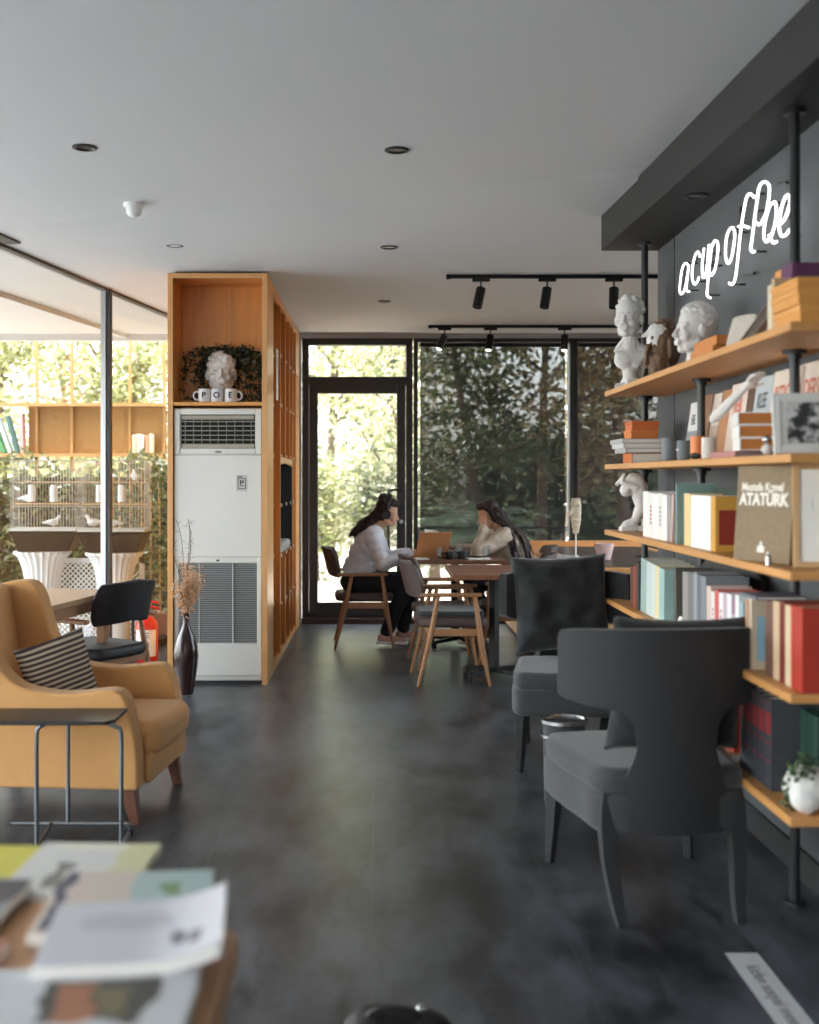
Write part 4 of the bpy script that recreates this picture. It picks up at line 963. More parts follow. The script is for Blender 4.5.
# ---------------- lowest shelf
z = ZS[0]+.001; g = 'books on the lowest shelf'
row(z, [724, 729, 733.5], 1.215, [.25, .24], .17, [(170, 40, 34), (196, 60, 46)], ['deep red book', 'lighter red book'], 'on the lowest shelf left of the encyclopedia set', g)
row(z, [740, 746, 752, 758, 764.5, 771.5], 1.215, .285, .20, [(62, 64, 70)], 'dark encyclopedia volume with a red band', 'on the lowest shelf', 'dark encyclopedia volumes on the lowest shelf', band=((150, 46, 44), 'bands'))
for i, (a, rgb) in enumerate(((3.57, (30, 66, 54)), (3.52, (24, 58, 48)), (3.47, (34, 70, 58)))):
    book(1.30, a-.02, z, .045, .26, .18, rgb, 'dark green book behind the near post on the lowest shelf, %s from the back' % ORD[i], g, pages=(40, 60, 52))
book(1.36, 3.345, z, .03, .25, .12, (190, 30, 44), 'thin red book at the near end of the lowest shelf', g)
book(1.20, 3.97, z, .03, .16, .12, (190, 160, 130), 'small tan book lying flat before the red books on the lowest shelf', g, flat=True)
t = thing('skull_planter', 'white rounded planter with trailing ivy at the near end of the lowest shelf', 'planter', (1.255, 3.41, z))
mb = MB().ell((0, 0, .065), (.072, .07, .068), seg=24).ell((-.02, -.04, .045), (.045, .035, .045)).ell((.02, -.055, .07), .018)
plaster('pot', mb, M_plas, t, .005, .003, 40)
lm = MB(); rnd = random.Random(3)
for k in range(90):
    a = rnd.uniform(0, 2*PI); rr = rnd.uniform(.0, .07); leaf(lm, (rr*math.cos(a)-.01, rr*math.sin(a)-.02, .125+rnd.uniform(-.02, .03)), .025, rnd, .7)
for k in range(34): 
    u = k/33; leaf(lm, (-.055-.02*math.sin(u*3), -.03+.02*rnd.random(), max(.012, .13-.13*u)), .022, rnd, .8)
obj('foliage', lm, leaf_mat('ivy_green', (46, 70, 48), (110, 130, 92), .2), t, smooth=False)

# ---------------- second highest shelf
z = ZS[3]+.001; g = 'books on the second highest shelf'
for i, (c, hh, L, x0) in enumerate((((206, 118, 60), .05, .15, 1.23), ((172, 172, 172), .022, .21, 1.20), ((208, 208, 206), .022, .23, 1.19), ((186, 186, 186), .022, .25, 1.185))):
    zz = z+[0, .052, .075, .098][i]
    book(x0, 5.66, zz, hh, L+.05, .22, c, ['orange boxed book at the bottom of the far grey stack', 'grey flat book just above the orange one in the far stack', 'pale grey flat book in the middle of the far stack', 'grey flat book with the orange boxes standing on it'][i], g, flat=True)
for i, (c, x0, dz) in enumerate((((214, 128, 66), 1.235, .121), ((206, 110, 56), 1.24, .165))):
    tag(obj('small_box', MB().box(0, .13, 0, .16, 0, .04).box(-.003, .133, -.003, .163, .028, .043), cm(c), bevel=.002), ['orange lidded box resting on the far grey book stack', 'orange red box topmost on the far grey book stack'][i], 'box', 'orange boxes on the far stack').location = (x0, 5.70, z+dz)
def cup(x, y, z, r, h, rgb, lab, handle=None, name='mug', cat='mug', prt=None):
    t = thing(name, lab, cat, (x, y, z), 0); mug_parts(t, mat('ceramic_%d_%d_%d' % rgb, rgb, .45, noise_amt=.04), r, h, handle)
    if prt: text('printed_words', prt, .018, M_white, t, TM((-r-.0005, 0, h*.55), rx=PI/2, rz=-PI/2), .0004)
    return t
cup(1.235, 4.94, z, .036, .098, (104, 110, 116), 'larger dark grey mug on the second highest shelf', None)
cup(1.235, 4.72, z, .026, .080, (98, 110, 116), 'smaller blue grey cup with white print beside the dark grey mug', None, 'cup', 'cup', 'coffee')
cup(1.235, 4.51, z, .028, .090, (226, 132, 66), 'orange paper cup between the grey cups and the white stack', None, 'cup', 'cup')
cup(1.235, 4.36, z, .027, .080, (214, 206, 196), 'whitish cup with red marks left of the thick white books', None, 'cup', 'cup')
tag(obj('pebble', MB().ell((0, 0, .012), (.022, .02, .012)), M_frame), 'black pebble in front of the orange cup', 'pebble').location = (1.20, 4.42, z)
g3 = 'books in the thick white and orange stack'
book(1.20, 3.93, z, .020, .28, .16, (176, 120, 120), 'thin pinkish book at the bottom of the white and orange stack', g3, flat=True, pages=(160, 140, 150))
for i, (dz, sh) in enumerate(((.021, .01), (.064, 0.0), (.107, -.012))):
    book(1.205+sh*.3, 3.90, z+dz, .042, .27, .17, (236, 234, 230), ['lowest thick white spined book of the stack beside the framed photo', 'middle thick white spined book of the stack beside the framed photo', 'topmost thick white spined book of the stack beside the framed photo'][i], g3, flat=True, pages=(190, 118, 54), rz=R(-12))
# magazines leaning on the wall, face out
def faceout(pxa, pxb, hh, rgb, word, wcol, lab, lower=None, X=1.385, z=z, zsz=.05, g=g):
    ya, yb = yx(pxb, X), yx(pxa, X); wd = yb-ya
    t = thing('art_magazine', lab, 'magazine', (X, (ya+yb)/2, z), -PI/2, g); Q = TM((0, 0, 0), rx=R(-8))
    obj('cover', MB().box(-wd/2, wd/2, 0, .012, 0, hh, Q), cm(rgb), t, smooth=False)
    obj('pages', MB().box(-wd/2+.002, wd/2-.001, .0125, .020, .002, hh-.002, Q), M_paper, t, smooth=False)
    if lower: obj('cover_picture', MB().box(-wd/2, wd/2, -.0006, 0, 0, hh*.52, Q), cm(lower), t, smooth=False)
    if word: text('title', word, zsz, mat('title_%d_%d_%d' % wcol, wcol, .6), t, Q @ TM((0, -.001, hh*.70), rx=PI/2, s=(.82, 1.35, 1)), .0004, bold=.0005)
gm = 'magazines standing face out on the second highest shelf'
faceout(683, 692.5, .27, (222, 222, 220), 'ERE', (110, 120, 128), 'narrow white magazine with grey title, leftmost of the face out row', (146, 152, 156), zsz=.05, g=gm)
faceout(694, 704, .29, (150, 112, 84), '', (0, 0, 0), 'brown backed magazine behind the middle post on the second highest shelf', g=gm)
faceout(705, 713, .285, (222, 208, 196), 'FR', (214, 110, 80), 'narrow cream magazine with an orange title just right of the middle post', (190, 170, 150), zsz=.05, g=gm)
faceout(714, 722, .29, (188, 134, 92), '', (0, 0, 0), 'tan magazine between two cream ones with orange titles', g=gm)
faceout(722.5, 738.5, .305, (230, 214, 202), 'NEBI', (216, 112, 80), 'cream magazine with orange title behind the plaster forearm', (224, 204, 188), zsz=.06, g=gm)
faceout(739, 745, .285, (96, 70, 54), '', (0, 0, 0), 'dark brown magazine between the cream and the grey titled ones', g=gm)
faceout(746, 762.5, .305, (190, 200, 204), 'KLEE', (70, 78, 86), 'pale blue magazine with dark title left of the widest one', (140, 150, 150), zsz=.06, g=gm)
faceout(763, 789.5, .312, (232, 222, 208), 'REDON', (214, 112, 84), 'widest cream magazine with a long orange title above a grey picture', (150, 146, 140), zsz=.075, g=gm)
faceout(790, 815, .318, (234, 222, 210), 'DERS', (214, 104, 76), 'cream magazine with orange title right of the near post', (170, 166, 160), zsz=.075, X=1.40, g=gm)
# plaster forearm and hand leaning on the stack
t = thing('plaster_forearm', 'white plaster forearm with hand sloping up across the white book stack', 'sculpture', (1.265, 4.19, z+.035))
t.scale = (.8, .8, .8)
A = Vector((-.06, .0, .150)); B = Vector((.03, -.2, .285)); d = (B-A).normalized(); sd_ = d.cross(Vector((0, 0, 1))).normalized(); un = sd_.cross(d)
mb = MB().chain([tuple(A), tuple(A+d*.12), tuple(A+d*.20)], [.026, .022, .016], seg=16).caps(tuple(A+d*.20), tuple(A+d*.25), .016, .020)
mb.chain([tuple(A-d*.03), tuple(A)], [.020, .026])
pc = A+d*.265
for k, (off, L) in enumerate(((-.024, .055), (-.008, .066), (.008, .062), (.023, .05))):
    b0 = pc+sd_*off; mb.chain([tuple(b0), tuple(b0+d*L*.5+un*.004), tuple(b0+d*L-un*.008)], [.010, .009, .007])
mb.chain([tuple(A+d*.21-sd_*.018), tuple(A+d*.245-sd_*.042-un*.01), tuple(A+d*.27-sd_*.045-un*.02)], [.011, .010, .008])
plaster('forearm', mb, M_plas, t, .004, .0015, 60)
# framed photograph
t = frame('white framed black and white photograph at the near end of the second highest shelf', 'photo_frame', 1.31, 3.42, z, .29, .185, R(-8), R(14), mat('frame_white', (222, 220, 216), .5), mat('photo_mount', (216, 214, 210), .7), fw=.022)
pm = mat('photo_greys', (120, 120, 118), .4, noise_amt=.1)
N = pm.node_tree.nodes; l_ = pm.node_tree.links; nz = N.new('ShaderNodeTexNoise'); nz.inputs['Scale'].default_value = 32; nz.inputs['Detail'].default_value = 6
rp = N.new('ShaderNodeValToRGB'); rp.color_ramp.elements[0].position = .42; rp.color_ramp.elements[1].position = .58; rp.color_ramp.elements[0].color = (.03, .03, .03, 1); rp.color_ramp.elements[1].color = (.6, .6, .59, 1)
l_.new(N['Texture Coordinate'].outputs['Object'], nz.inputs['Vector']); l_.new(nz.outputs['Fac'], rp.inputs[0]); l_.new(rp.outputs[0], N['Principled BSDF'].inputs['Base Color'])
Q = TM((0, 0, 0), rx=-R(12))
obj('photograph', MB().box(-.105, .115, -.0045, -.002, .032, .155, Q), pm, t, smooth=False)
obj('photo_figure', MB().prism([(-.012, 0), (.012, 0), (.011, .05), (.006, .055), (.006, .07), (-.006, .07), (-.006, .055), (-.011, .05)], -.006, -.0046, 'y', Q @ TM((.0, 0, .045))), mat('photo_orange', (196, 132, 100), .6), t, smooth=False)
t = thing('bell_ornament', 'small white and silver ball ornament before the framed photo', 'ornament', (1.185, 3.56, z))
obj('white_ball', MB().ell((0, 0, .016), .016, seg=20), M_plas, t); obj('silver_ball', MB().ell((0, 0, .047), .014, seg=20), M_chrome, t); obj('stem', MB().cone((0, 0, .03), (0, 0, .036), .004), M_chrome, t)

# ---------------- top shelf
z = ZS[4]+.001
# robed bust, facing the aisle
t = thing('portrait_bust', 'white plaster robed bust with wavy hair at the far end of the top shelf', 'bust', (1.272, 5.90, z), R(-10))
mb = MB().box(-.075, .075, -.065, .065, 0, .028).lathe([(.001, .02), (.055, .02), (.045, .045), (.036, .06), (.036, .09), (.046, .115), (.001, .12)], seg=24)
mb.ell((0, 0, .17), (.080, .055, .062)).ell((-.03, -.02, .155), (.052, .045, .05)).ell((.045, .01, .19), (.06, .045, .055)).caps((0, 0, .2), (0, .0, .31), .046, .036)
for k in range(5): mb.caps((-.075+k*.02, -.045, .20-k*.008), (.035+k*.012, -.035, .12+k*.018), .010, .012)
mb.caps((.05, 0, .215), (.012, -.02, .285), .018, .012).caps((-.06, 0, .215), (-.025, -.02, .27), .018, .012)
Q = TM((-.005, -.004, .275), rz=-.35, s=.92); head_mb(mb, Q, 60, 11)
mb.v = [(x*.97, y*.97, zz*.95) for x, y, zz in mb.v]
plaster('bust_figure', mb, M_plas, t, .0045, .002, 70)
# bird figure, brown body, white head
t = thing('eagle_sculpture', 'bronze brown eagle sculpture with a pale feathered head between the two white busts', 'sculpture', (1.275, 5.30, z), R(-10))
mb = MB().ell((0, 0, .012), (.06, .045, .014)); rnd = random.Random(2)
mb.chain([(0, 0, .02), (.005, 0, .10), (.02, 0, .19)], [.04, .056, .05])
for k in range(26):
    x = rnd.uniform(-.055, .055); y = rnd.uniform(-.045, .04); zt = rnd.uniform(.10, .20)
    mb.caps((x, y, zt), (x*1.15+rnd.uniform(-.01, .01), y*1.1, zt-rnd.uniform(.06, .13)), .014, .006, seg=8)
mb.chain([(.06, .02, .22), (.075, .02, .12), (.05, .02, .03)], [.02, .024, .01])
e = obj('eagle_body', mb, mat('bronze_brown', (110, 84, 62), .5, .3, noise_amt=.5, nscale=20), t, remesh=.004); bake(e); displace(e, lambda c, n: noise.noise(c*50)*.004)
mb = MB().ell((-.005, -.005, .215), (.048, .045, .042)).caps((-.045, -.01, .21), (-.08, -.015, .192), .016, .004)
for k in range(22): a = rnd.uniform(0, 2*PI); mb.caps((.035*math.cos(a), .035*math.sin(a), .215), (.055*math.cos(a), .05*math.sin(a), .155+rnd.uniform(-.02, .02)), .014, .004, seg=8)
e = obj('eagle_head', mb, M_plas, t, remesh=.004); bake(e); displace(e, lambda c, n: noise.noise(c*60)*.003)
mb = MB()
for k in range(16): mb.caps((rnd.uniform(-.02, .05), rnd.uniform(-.03, .03), .245), (rnd.uniform(-.0, .08), rnd.uniform(-.03, .03), .27), .012, .005, seg=8)
obj('crest_feathers', mb, MC['bronze_brown'], t)
tag(obj('small_card', MB().box(0, .05, 0, .06, 0, .03), M_plas), 'small pale block at the shelf edge beside the robed bust', 'block').location = (1.20, 5.62, z)
# head bust in profile facing left (towards -x)
t = thing('portrait_bust', 'white plaster head bust with short cropped hair facing left on the top shelf', 'bust', (1.30, 4.80, z), R(-88+10))
mb = MB(); Q = TM((0, -.005, .062), rx=-.06, rz=0, s=.88); head_mb(mb, Q, 0)
rnd = random.Random(4)
for k in range(420):
    a = rnd.uniform(-.15, PI+.15); e_ = rnd.uniform(-.25, 1.55)
    if k % 2: a = rnd.uniform(PI, 2*PI); e_ = rnd.uniform(.55, 1.5)
    p = Q @ Vector((math.cos(a)*math.cos(e_)*.076, .015+math.sin(a)*math.cos(e_)*.094, .148+math.sin(e_)*.094)); mb.ell(p, .0075, seg=8, rings=6)
mb.chain([(0, .03, .05), (0, .02, .08), (0, .02, .13)], [.050, .042, .046]); mb.cone((0, .02, 0), (0, .02, .06), .06, .048, 20); mb.box(-.07, .07, -.05, .09, 0, .012)
plaster('bust_figure', mb, M_plas, t, .0042, 0)
gt = 'books on the top shelf'
for i, (dz, y0) in enumerate(((0, 4.24), (.036, 4.22))):
    book(1.215+.008*i, y0, z+dz, .034, .30, .16, (206, 130, 66), ['lower orange book of the pair beside the cropped bust', 'upper orange book of the pair beside the cropped bust'][i], gt, flat=True, pages=(196, 124, 62))
tag(obj('stone_slab', MB().prism([(a[0], a[1]) for a in spline([(-.055, .0), (.055, .0), (.062, .02), (.058, .10), (.045, .125), (-.045, .125), (-.058, .10), (-.062, .02)], 3, True)], -.007, .007, 'y', TM((0, 0, 0.004), ry=.0, rx=R(-16))), mat('speckled_stone', (206, 196, 184), .8, noise_amt=.15, nscale=60), bevel=.002), 'pale rounded slab propped between the orange books and brown frames', 'slab').location = (1.27, 4.11, z)
bpy.data.objects['stone_slab'].rotation_euler.z = R(-62)
def leanframe(y0, y1, x0, x1, h, lab):
    t = thing('wood_frame', lab, 'frame', (x0, (y0+y1)/2, z), 0, 'brown frames leaning on the wall above the top shelf')
    w = y1-y0; a = math.atan2(x1-x0, h); Q = TM((0, 0, 0), ry=a); L = math.hypot(h, x1-x0)
    fm = MB().box(0, .018, -w/2, -w/2+.022, 0, L, Q).box(0, .018, w/2-.022, w/2, 0, L, Q).box(0, .018, -w/2, w/2, 0, .022, Q).box(0, .018, -w/2, w/2, L-.022, L, Q)
    obj('frame_border', fm, wood('frame_wood', (118, 88, 68), 'z'), t, bevel=.002); obj('backing', MB().box(.004, .012, -w/2+.02, w/2-.02, .02, L-.02, Q), cm((96, 88, 82)), t, smooth=False)
leanframe(3.86, 4.02, 1.225, 1.40, .235, 'taller brown wooden frame leaning back behind the pale slab')
leanframe(3.74, 3.83, 1.25, 1.40, .17, 'shorter brown wooden frame right behind the taller leaning one')
row(z, [767.5, 771.5, 774.5], 1.215, [.15, .165], .17, [(222, 208, 184), (208, 178, 140)], ['cream paperback', 'tan paperback'], 'left of the orange box stack on the top shelf', gt)
row(z, [775, 781, 792], 1.33, [.24, .245], .12, [(226, 160, 84), (106, 62, 96)], ['orange hardback', 'dark purple hardback'], 'standing behind the orange box stack', gt)
t = thing('book', 'mauve book with white script title standing behind the orange boxes', 'book', (1.415, 3.44, z), 0, gt)
obj('cover', MB().box(-.085, .06, -.035, .035, 0, .245), cm((136, 64, 96)), t, bevel=.002); obj('pages', MB().box(-.08, .058, -.03, .03, .2452, .2456), M_paper, t, smooth=False)
text('title', 'Oxford', .042, M_ttl, t, TM((-.02, -.0355, .185), rx=PI/2), .0004)
text('title', 'Oxford', .03, M_ttl, t, TM((-.0855, .0, .185), rx=PI/2, rz=-PI/2), .0004)
for i, (dz, hh, dx) in enumerate(((0, .05, .006), (.051, .045, 0), (.097, .032, -.002))):
    o = thing('storage_box', ['lowest orange lidded box of three at the near end of the top shelf', 'middle orange lidded box of three at the near end of the top shelf', 'topmost orange lidded box of three at the near end of the top shelf'][i], 'box', (1.20+dx, 3.34, z+dz), 0, 'orange lidded boxes on the top shelf')
    obj('box_body', MB().box(.004, .236, .004, .226, 0, hh*.75), cm((222, 156, 80)), o, bevel=.001)
    obj('lid', MB().box(0, .24, 0, .23, hh*.62, hh-.001), cm((228, 164, 88)), o, bevel=.002)

# ================================================================== NEON SIGN on the wall
NXP = WX-.055
def npt(px, py, dx=0): Y = (NXP)*F/(px-378); return Vector((NXP+dx, Y, EYE-(py-478)*Y/F))
def A7(pts): return [(690+x/5.116, 160+y/5.12) for x, y in pts]
def A6(pts): return [(600+x/3.74, 100+y/3.74) for x, y in pts]
strokes = {
 'letter_a': [A6([(333, 622), (320, 610), (308, 630), (301, 672), (298, 712), (305, 726), (318, 705), (326, 660), (332, 620), (325, 680), (324, 712), (334, 716)])],
 'letter_c': [A7([(50, 495), (42, 470), (26, 490), (13, 550), (11, 600), (22, 636), (38, 622), (46, 600)])],
 'letter_u': [A7([(72, 452), (63, 525), (64, 590), (75, 600), (86, 555), (94, 480), (97, 432)]), A7([(95, 450), (90, 530), (91, 580)])],
 'letter_p': [A7([(112, 430), (100, 540), (90, 640), (88, 692), (104, 706)]), A7([(104, 470), (125, 415), (142, 428), (140, 492), (127, 562), (110, 590), (99, 572)])],
 'letter_o': [A7([(222, 348), (206, 350), (190, 385), (182, 445), (183, 500), (195, 530), (212, 500), (225, 430), (229, 370), (218, 346)])],
 'letter_f': [A7([(328, 192), (310, 173), (291, 188), (277, 250), (268, 305), (262, 345), (251, 440), (241, 540), (230, 612), (215, 637), (200, 630)]), A7([(248, 341), (275, 338), (302, 347)])],
 'letter_p_capital': [A7([(352, 150), (336, 260), (319, 395), (311, 450), (318, 469), (330, 468)]), A7([(342, 190), (358, 130), (384, 112), (406, 138), (401, 212), (385, 282), (357, 330), (336, 318)])],
 'letter_o_second': [A7([(432, 216), (408, 235), (386, 310), (378, 385), (390, 418), (412, 395), (432, 340), (443, 270), (438, 222), (430, 216)]), A7([(405, 385), (425, 422), (443, 418)])],
 'letter_e': [A7([(458, 330), (486, 300), (510, 225), (506, 182), (488, 190), (465, 258), (456, 335), (466, 385), (488, 385), (514, 350)])]}
t = thing('neon_sign', 'white neon script sign on the dark wall above the top shelf', 'neon sign', (NXP, 4.8, 2.1))
M_neon = mat('neon_white', (255, 255, 255), .3, emit=(1, 1, 1), estr=1.6)
O = Vector((NXP, 4.8, 2.1)); tb = MB()
for nm, ss in strokes.items():
    mb = MB()
    for s_ in ss:
        P = [npt(*p)-O for p in s_]; mb.tube(spline(P, 5), .0046, 10)
    lt = obj(nm.replace('_capital', '').replace('_second', ''), mb, M_neon, t)
    for s_ in ss[:1]:
        for q in (npt(*s_[1])-O, npt(*s_[-2])-O): obj('standoff', MB().cone(q, q+Vector((.055, 0, 0)), .004, seg=6), M_black, lt)
cb_ = MB()
for a, b in ((A7([(222, 240)])[0], A7([(225, 400)])[0]), (A7([(300, 200)])[0], A7([(300, 270)])[0]), (A7([(410, 122)])[0], A7([(455, 115)])[0]), (A7([(240, 585)])[0], A7([(290, 580)])[0]), (A7([(150, 415)])[0], A7([(185, 400)])[0])):
    obj('cable', MB().tube([npt(*a, .03)-O, npt(*b, .03)-O], .006, 6), M_black, t)
# ================================================================== PEOPLE
M_skin = mat('skin', (206, 160, 134), .55, noise_amt=.04)
def hand(mb, wr, d, up, s, curl=.5):
    """wr wrist point, d pointing direction, up = back of hand, s=+1/-1 thumb side"""
    d = Vector(d).normalized(); up = Vector(up); up = (up-d*up.dot(d)).normalized(); sd = d.cross(up)*s; wr = Vector(wr)
    for o in (-.026, -.009, .009, .024): mb.caps(wr+d*.01+sd*o*.6, wr+d*.082+sd*o, .017, .0125, seg=8)
    for o, L in ((-.027, .062), (-.009, .074), (.009, .070), (.025, .055)):
        p = wr+d*.085+sd*o; a = p+d*L*.45-up*L*.12*curl*2; b = a+d*L*.30-up*L*.30*curl*2; mb.chain([p, a, b], [.0095, .0085, .0072], seg=8)
    p = wr+d*.025+sd*.028; mb.chain([p, p+d*.035+sd*.026-up*.008, p+d*.062+sd*.028-up*.022], [.013, .0105, .0085], seg=8)
def person(lab, loc, rz, joints, sweater_m, trous_m, hair_fn, face_down, head_yaw, sweater_fn=None):
    t = thing('person', lab, 'person', loc, rz)      # local: faces +x
    J = {k: Vector(v) for k, v in joints.items()}
    mb = MB()
    mb.chain([J['pelvis'], J['waist'], J['chest']], [.115, .105, .115]); mb.ell(J['pelvis'], (.13, .165, .10)); mb.ell(J['chest'], (.10, .155, .13))
    for s, k in ((1, 'l'), (-1, 'r')):
        mb.chain([J['neck0'], J['sh_'+k], J['el_'+k], J['wr_'+k]], [.055, .050, .038, .026])
        mb.chain([J['hip_'+k], J['kn_'+k], J['an_'+k]], [.085, .058, .038]); mb.chain([J['an_'+k], J['to_'+k]], [.035, .025])
        hand(mb, J['wr_'+k], J['hd_'+k], J['hu_'+k], -s, .6)
    mb.chain([J['neck0'], J['neck1']], [.052, .046], seg=16)
    Q = Matrix.Translation(J['head']) @ Euler((0, face_down, head_yaw), 'ZYX').to_matrix().to_4x4() @ Matrix.Rotation(PI/2, 4, 'Z') @ Matrix.Scale(.95, 4)
    Q = Matrix.Translation(J['head']) @ Matrix.Rotation(head_yaw, 4, 'Z') @ Matrix.Rotation(face_down, 4, 'Y') @ Matrix.Rotation(PI/2, 4, 'Z') @ Matrix.Scale(.93, 4)
    head_mb(mb, Q)
    b = obj('body', mb, M_skin, t, remesh=.006); bake(b); shade(b.data, True, 180)
    # sweater
    sw = MB().chain([J['waist']+Vector((0, 0, -.06)), J['waist'], J['chest']], [.135, .128, .13]); sw.ell(J['chest'], (.118, .172, .145)); sw.ell(J['waist']+Vector((0, 0, -.04)), (.135, .17, .07))
    for k in 'lr': sw.chain([J['neck0']+Vector((0, 0, -.02)), J['sh_'+k], J['el_'+k], J['el_'+k].lerp(J['wr_'+k], .88)], [.062, .070, .058, .042]); 
    o = obj('sweater', sw, sweater_m, t, remesh=.009); bake(o)
    displace(o, lambda c, n: .006+noise.noise(Vector((c.x*9, c.y*9, c.z*22)))*.016+noise.noise(c*40)*.004)
    tr = MB().ell(J['pelvis'], (.145, .178, .11))
    for k in 'lr': tr.chain([J['hip_'+k], J['kn_'+k], J['kn_'+k].lerp(J['an_'+k], .92)], [.100, .073, .055])
    o = obj('trousers', tr, trous_m, t, remesh=.01); bake(o); displace(o, lambda c, n: noise.noise(c*18)*.006)
    for k in 'lr':
        a, b_ = J['an_'+k], J['to_'+k]; d = (b_-a); d.z = 0; d.normalize()
        sh = MB().chain([a+Vector((0, 0, -.02))-d*.02, b_+d*.02], [.045, .034]); so_ = obj('shoe', sh, mat('shoe_canvas', (196, 150, 140), .7) if k == 'l' else MC['shoe_canvas'], t, remesh=.006); bake(so_)
        obj('sole', MB().box(-.07, .19, -.042, .042, 0, .022, Matrix.Translation((a.x, a.y, a.z-.065)) @ Matrix.Rotation(math.atan2(d.y, d.x), 4, 'Z')), M_white, so_, bevel=.006)
    hair_fn(t, J, Q)
    return t
def strands(mb, roots, path, rnd, n, r=.006, jit=.02):
    for _ in range(n):
        a = rnd.choice(roots); P = [Vector(a)+Vector((rnd.gauss(0, jit*.4), rnd.gauss(0, jit*.4), rnd.gauss(0, jit*.3)))]
        off = Vector((rnd.gauss(0, jit), rnd.gauss(0, jit), 0))
        for q in path: P.append(Vector(q)+off+Vector((rnd.gauss(0, jit*.3), rnd.gauss(0, jit*.3), rnd.gauss(0, jit*.3))))
        S_ = spline(P, 4); mb.tube(S_, [r*(1-.6*i/len(S_)) for i in range(len(S_))], 5)
M_hair = mat('dark_brown_hair', (44, 28, 24), .7, noise_amt=.4, nscale=60, stretch=(1, 1, .1))
M_hairr = mat('reddish_brown_hair', (70, 44, 36), .5, noise_amt=.4, nscale=60)
def scalp(mb, Q, thick=.012):
    mb.ell(Q @ Vector((0, .035, .158)), (.085*.95, .085*.95, .09*.95)); mb.ell(Q @ Vector((0, .05, .10)), (.078, .078, .08)); mb.ell(Q @ Vector((0, -.012, .20)), (.066, .066, .045))
def hair1(t, J, Q):
    rnd = random.Random(1); mb = MB(); scalp(mb, Q)
    b = Q @ Vector((0, .07, .235))
    mb.ell(b, (.05, .05, .04)); 
    for k in range(26): mb.ell(b+Vector((rnd.gauss(0, .03), rnd.gauss(0, .028), rnd.gauss(0, .024))), rnd.uniform(.010, .018), seg=8, rings=6)
    c = Q @ Vector((0, .09, .08)); path = [c+Vector((-.06, 0, -.07)), c+Vector((-.13, 0, -.13)), c+Vector((-.17, 0, -.20))]
    strands(mb, [Q @ Vector((x, .09, zz)) for x in (-.05, 0, .05) for zz in (.06, .12)], path, rnd, 60, .009, .035)
    h = obj('hair', mb, M_hair, t, remesh=.006); bake(h); displace(h, lambda c_, n: noise.noise(c_*70)*.007)
    hp = thing_child = None
    band = [Q @ Vector((math.sin(a)*.092, .005+0*a, .115+math.cos(a)*.145)) for a in [(-PI/2+PI*k/12) for k in range(13)]]
    hb = obj('headphones', MB().tube(band, .009, 8), M_black, t)
    for s in (-1, 1):
        obj('ear_cup', MB().cone(Q @ Vector((s*.074, .004, .10)), Q @ Vector((s*.108, .004, .10)), .042, .038, seg=20), M_black, hb, bevel=.006)
def hair2(t, J, Q):
    rnd = random.Random(2); mb = MB(); scalp(mb, Q)
    rts = [Q @ Vector((x, y, .20)) for x in (-.06, -.03, .03, .06) for y in (-.01, .03, .06)]
    hd = Q @ Vector((0, .05, .1)); sh = (J['sh_l']+J['sh_r'])/2
    for s in (-1, 1):
        path = [Q @ Vector((s*.083, .04, .12)), Q @ Vector((s*.086, .06, .03)), Vector((sh.x-.04, s*.15, sh.z+.06)), Vector((sh.x-.07, s*.215, sh.z-.10)), Vector((sh.x-.09, s*.225, sh.z-.22)), Vector((sh.x-.10, s*.22, sh.z-.34))]
        strands(mb, rts[:6] if s < 0 else rts[6:], path, rnd, 34, .010, .016)
    path = [Q @ Vector((0, .105, .12)), Q @ Vector((0, .12, .02)), Vector((-.01, 0, sh.z-.0)), Vector((-.055, 0, sh.z-.16)), Vector((-.085, 0, sh.z-.34))]
    for o_ in (-.06, -.03, 0, .03, .06):
        strands(mb, rts, [p+Vector((0, o_*(1.2+.5*i_), 0)) for i_, p in enumerate(path)], rnd, 22, .010, .016)
    h = obj('hair', mb, M_hair, t, remesh=.006); bake(h); displace(h, lambda c_, n: noise.noise(Vector((c_.x*90, c_.y*90, c_.z*14)))*.005)
# seated person 1, faces +x (local origin on floor under the pelvis)
J1 = dict(pelvis=(-.02, 0, .53), waist=(.0, 0, .66), chest=(.085, 0, .84), neck0=(.13, 0, .965), neck1=(.185, 0, 1.03), head=(.215, 0, 1.005),
    sh_l=(.12, .165, .925), el_l=(.20, .24, .70), wr_l=(.42, .16, .775), hd_l=(1, -.25, -.02), hu_l=(0, 0, 1),
    sh_r=(.12, -.165, .925), el_r=(.215, -.25, .70), wr_r=(.44, -.17, .775), hd_r=(1, .2, -.02), hu_r=(0, 0, 1),
    hip_l=(.02, .09, .53), kn_l=(.42, .12, .53), an_l=(.36, .12, .095), to_l=(.49, .13, .045),
    hip_r=(.02, -.09, .53), kn_r=(.40, -.13, .53), an_r=(.22, -.13, .095), to_r=(.35, -.14, .045))
M_wsw = mat('white_knit', (222, 224, 232), .9, noise_amt=.05, bump=.2, bscale=150)
M_btr = mat('black_cotton', (26, 26, 32), .85)
person('seated person in a white sweater and black headphones, dark hair up, writing at the table', (-.155, 9.80, 0), R(-3), J1, M_wsw, M_btr, hair1, R(14), R(-4))
J2 = dict(J1); J2.update(dict(head=(.235, -.0, .985), chest=(.10, 0, .83), neck0=(.15, 0, .95), neck1=(.205, 0, 1.015),
    el_l=(.38, .21, .795), wr_l=(.315, .085, .985), hd_l=(.0, -.25, 1), hu_l=(1, .6, 0), sh_l=(.15, .17, .91),
    sh_r=(.15, -.165, .91), el_r=(.30, -.24, .775), wr_r=(.52, -.16, .785), hd_r=(1, .15, .25)))
M_bsw = mat('beige_knit', (196, 180, 164), .9, noise_amt=.12, nscale=30, bump=.3, bscale=120)
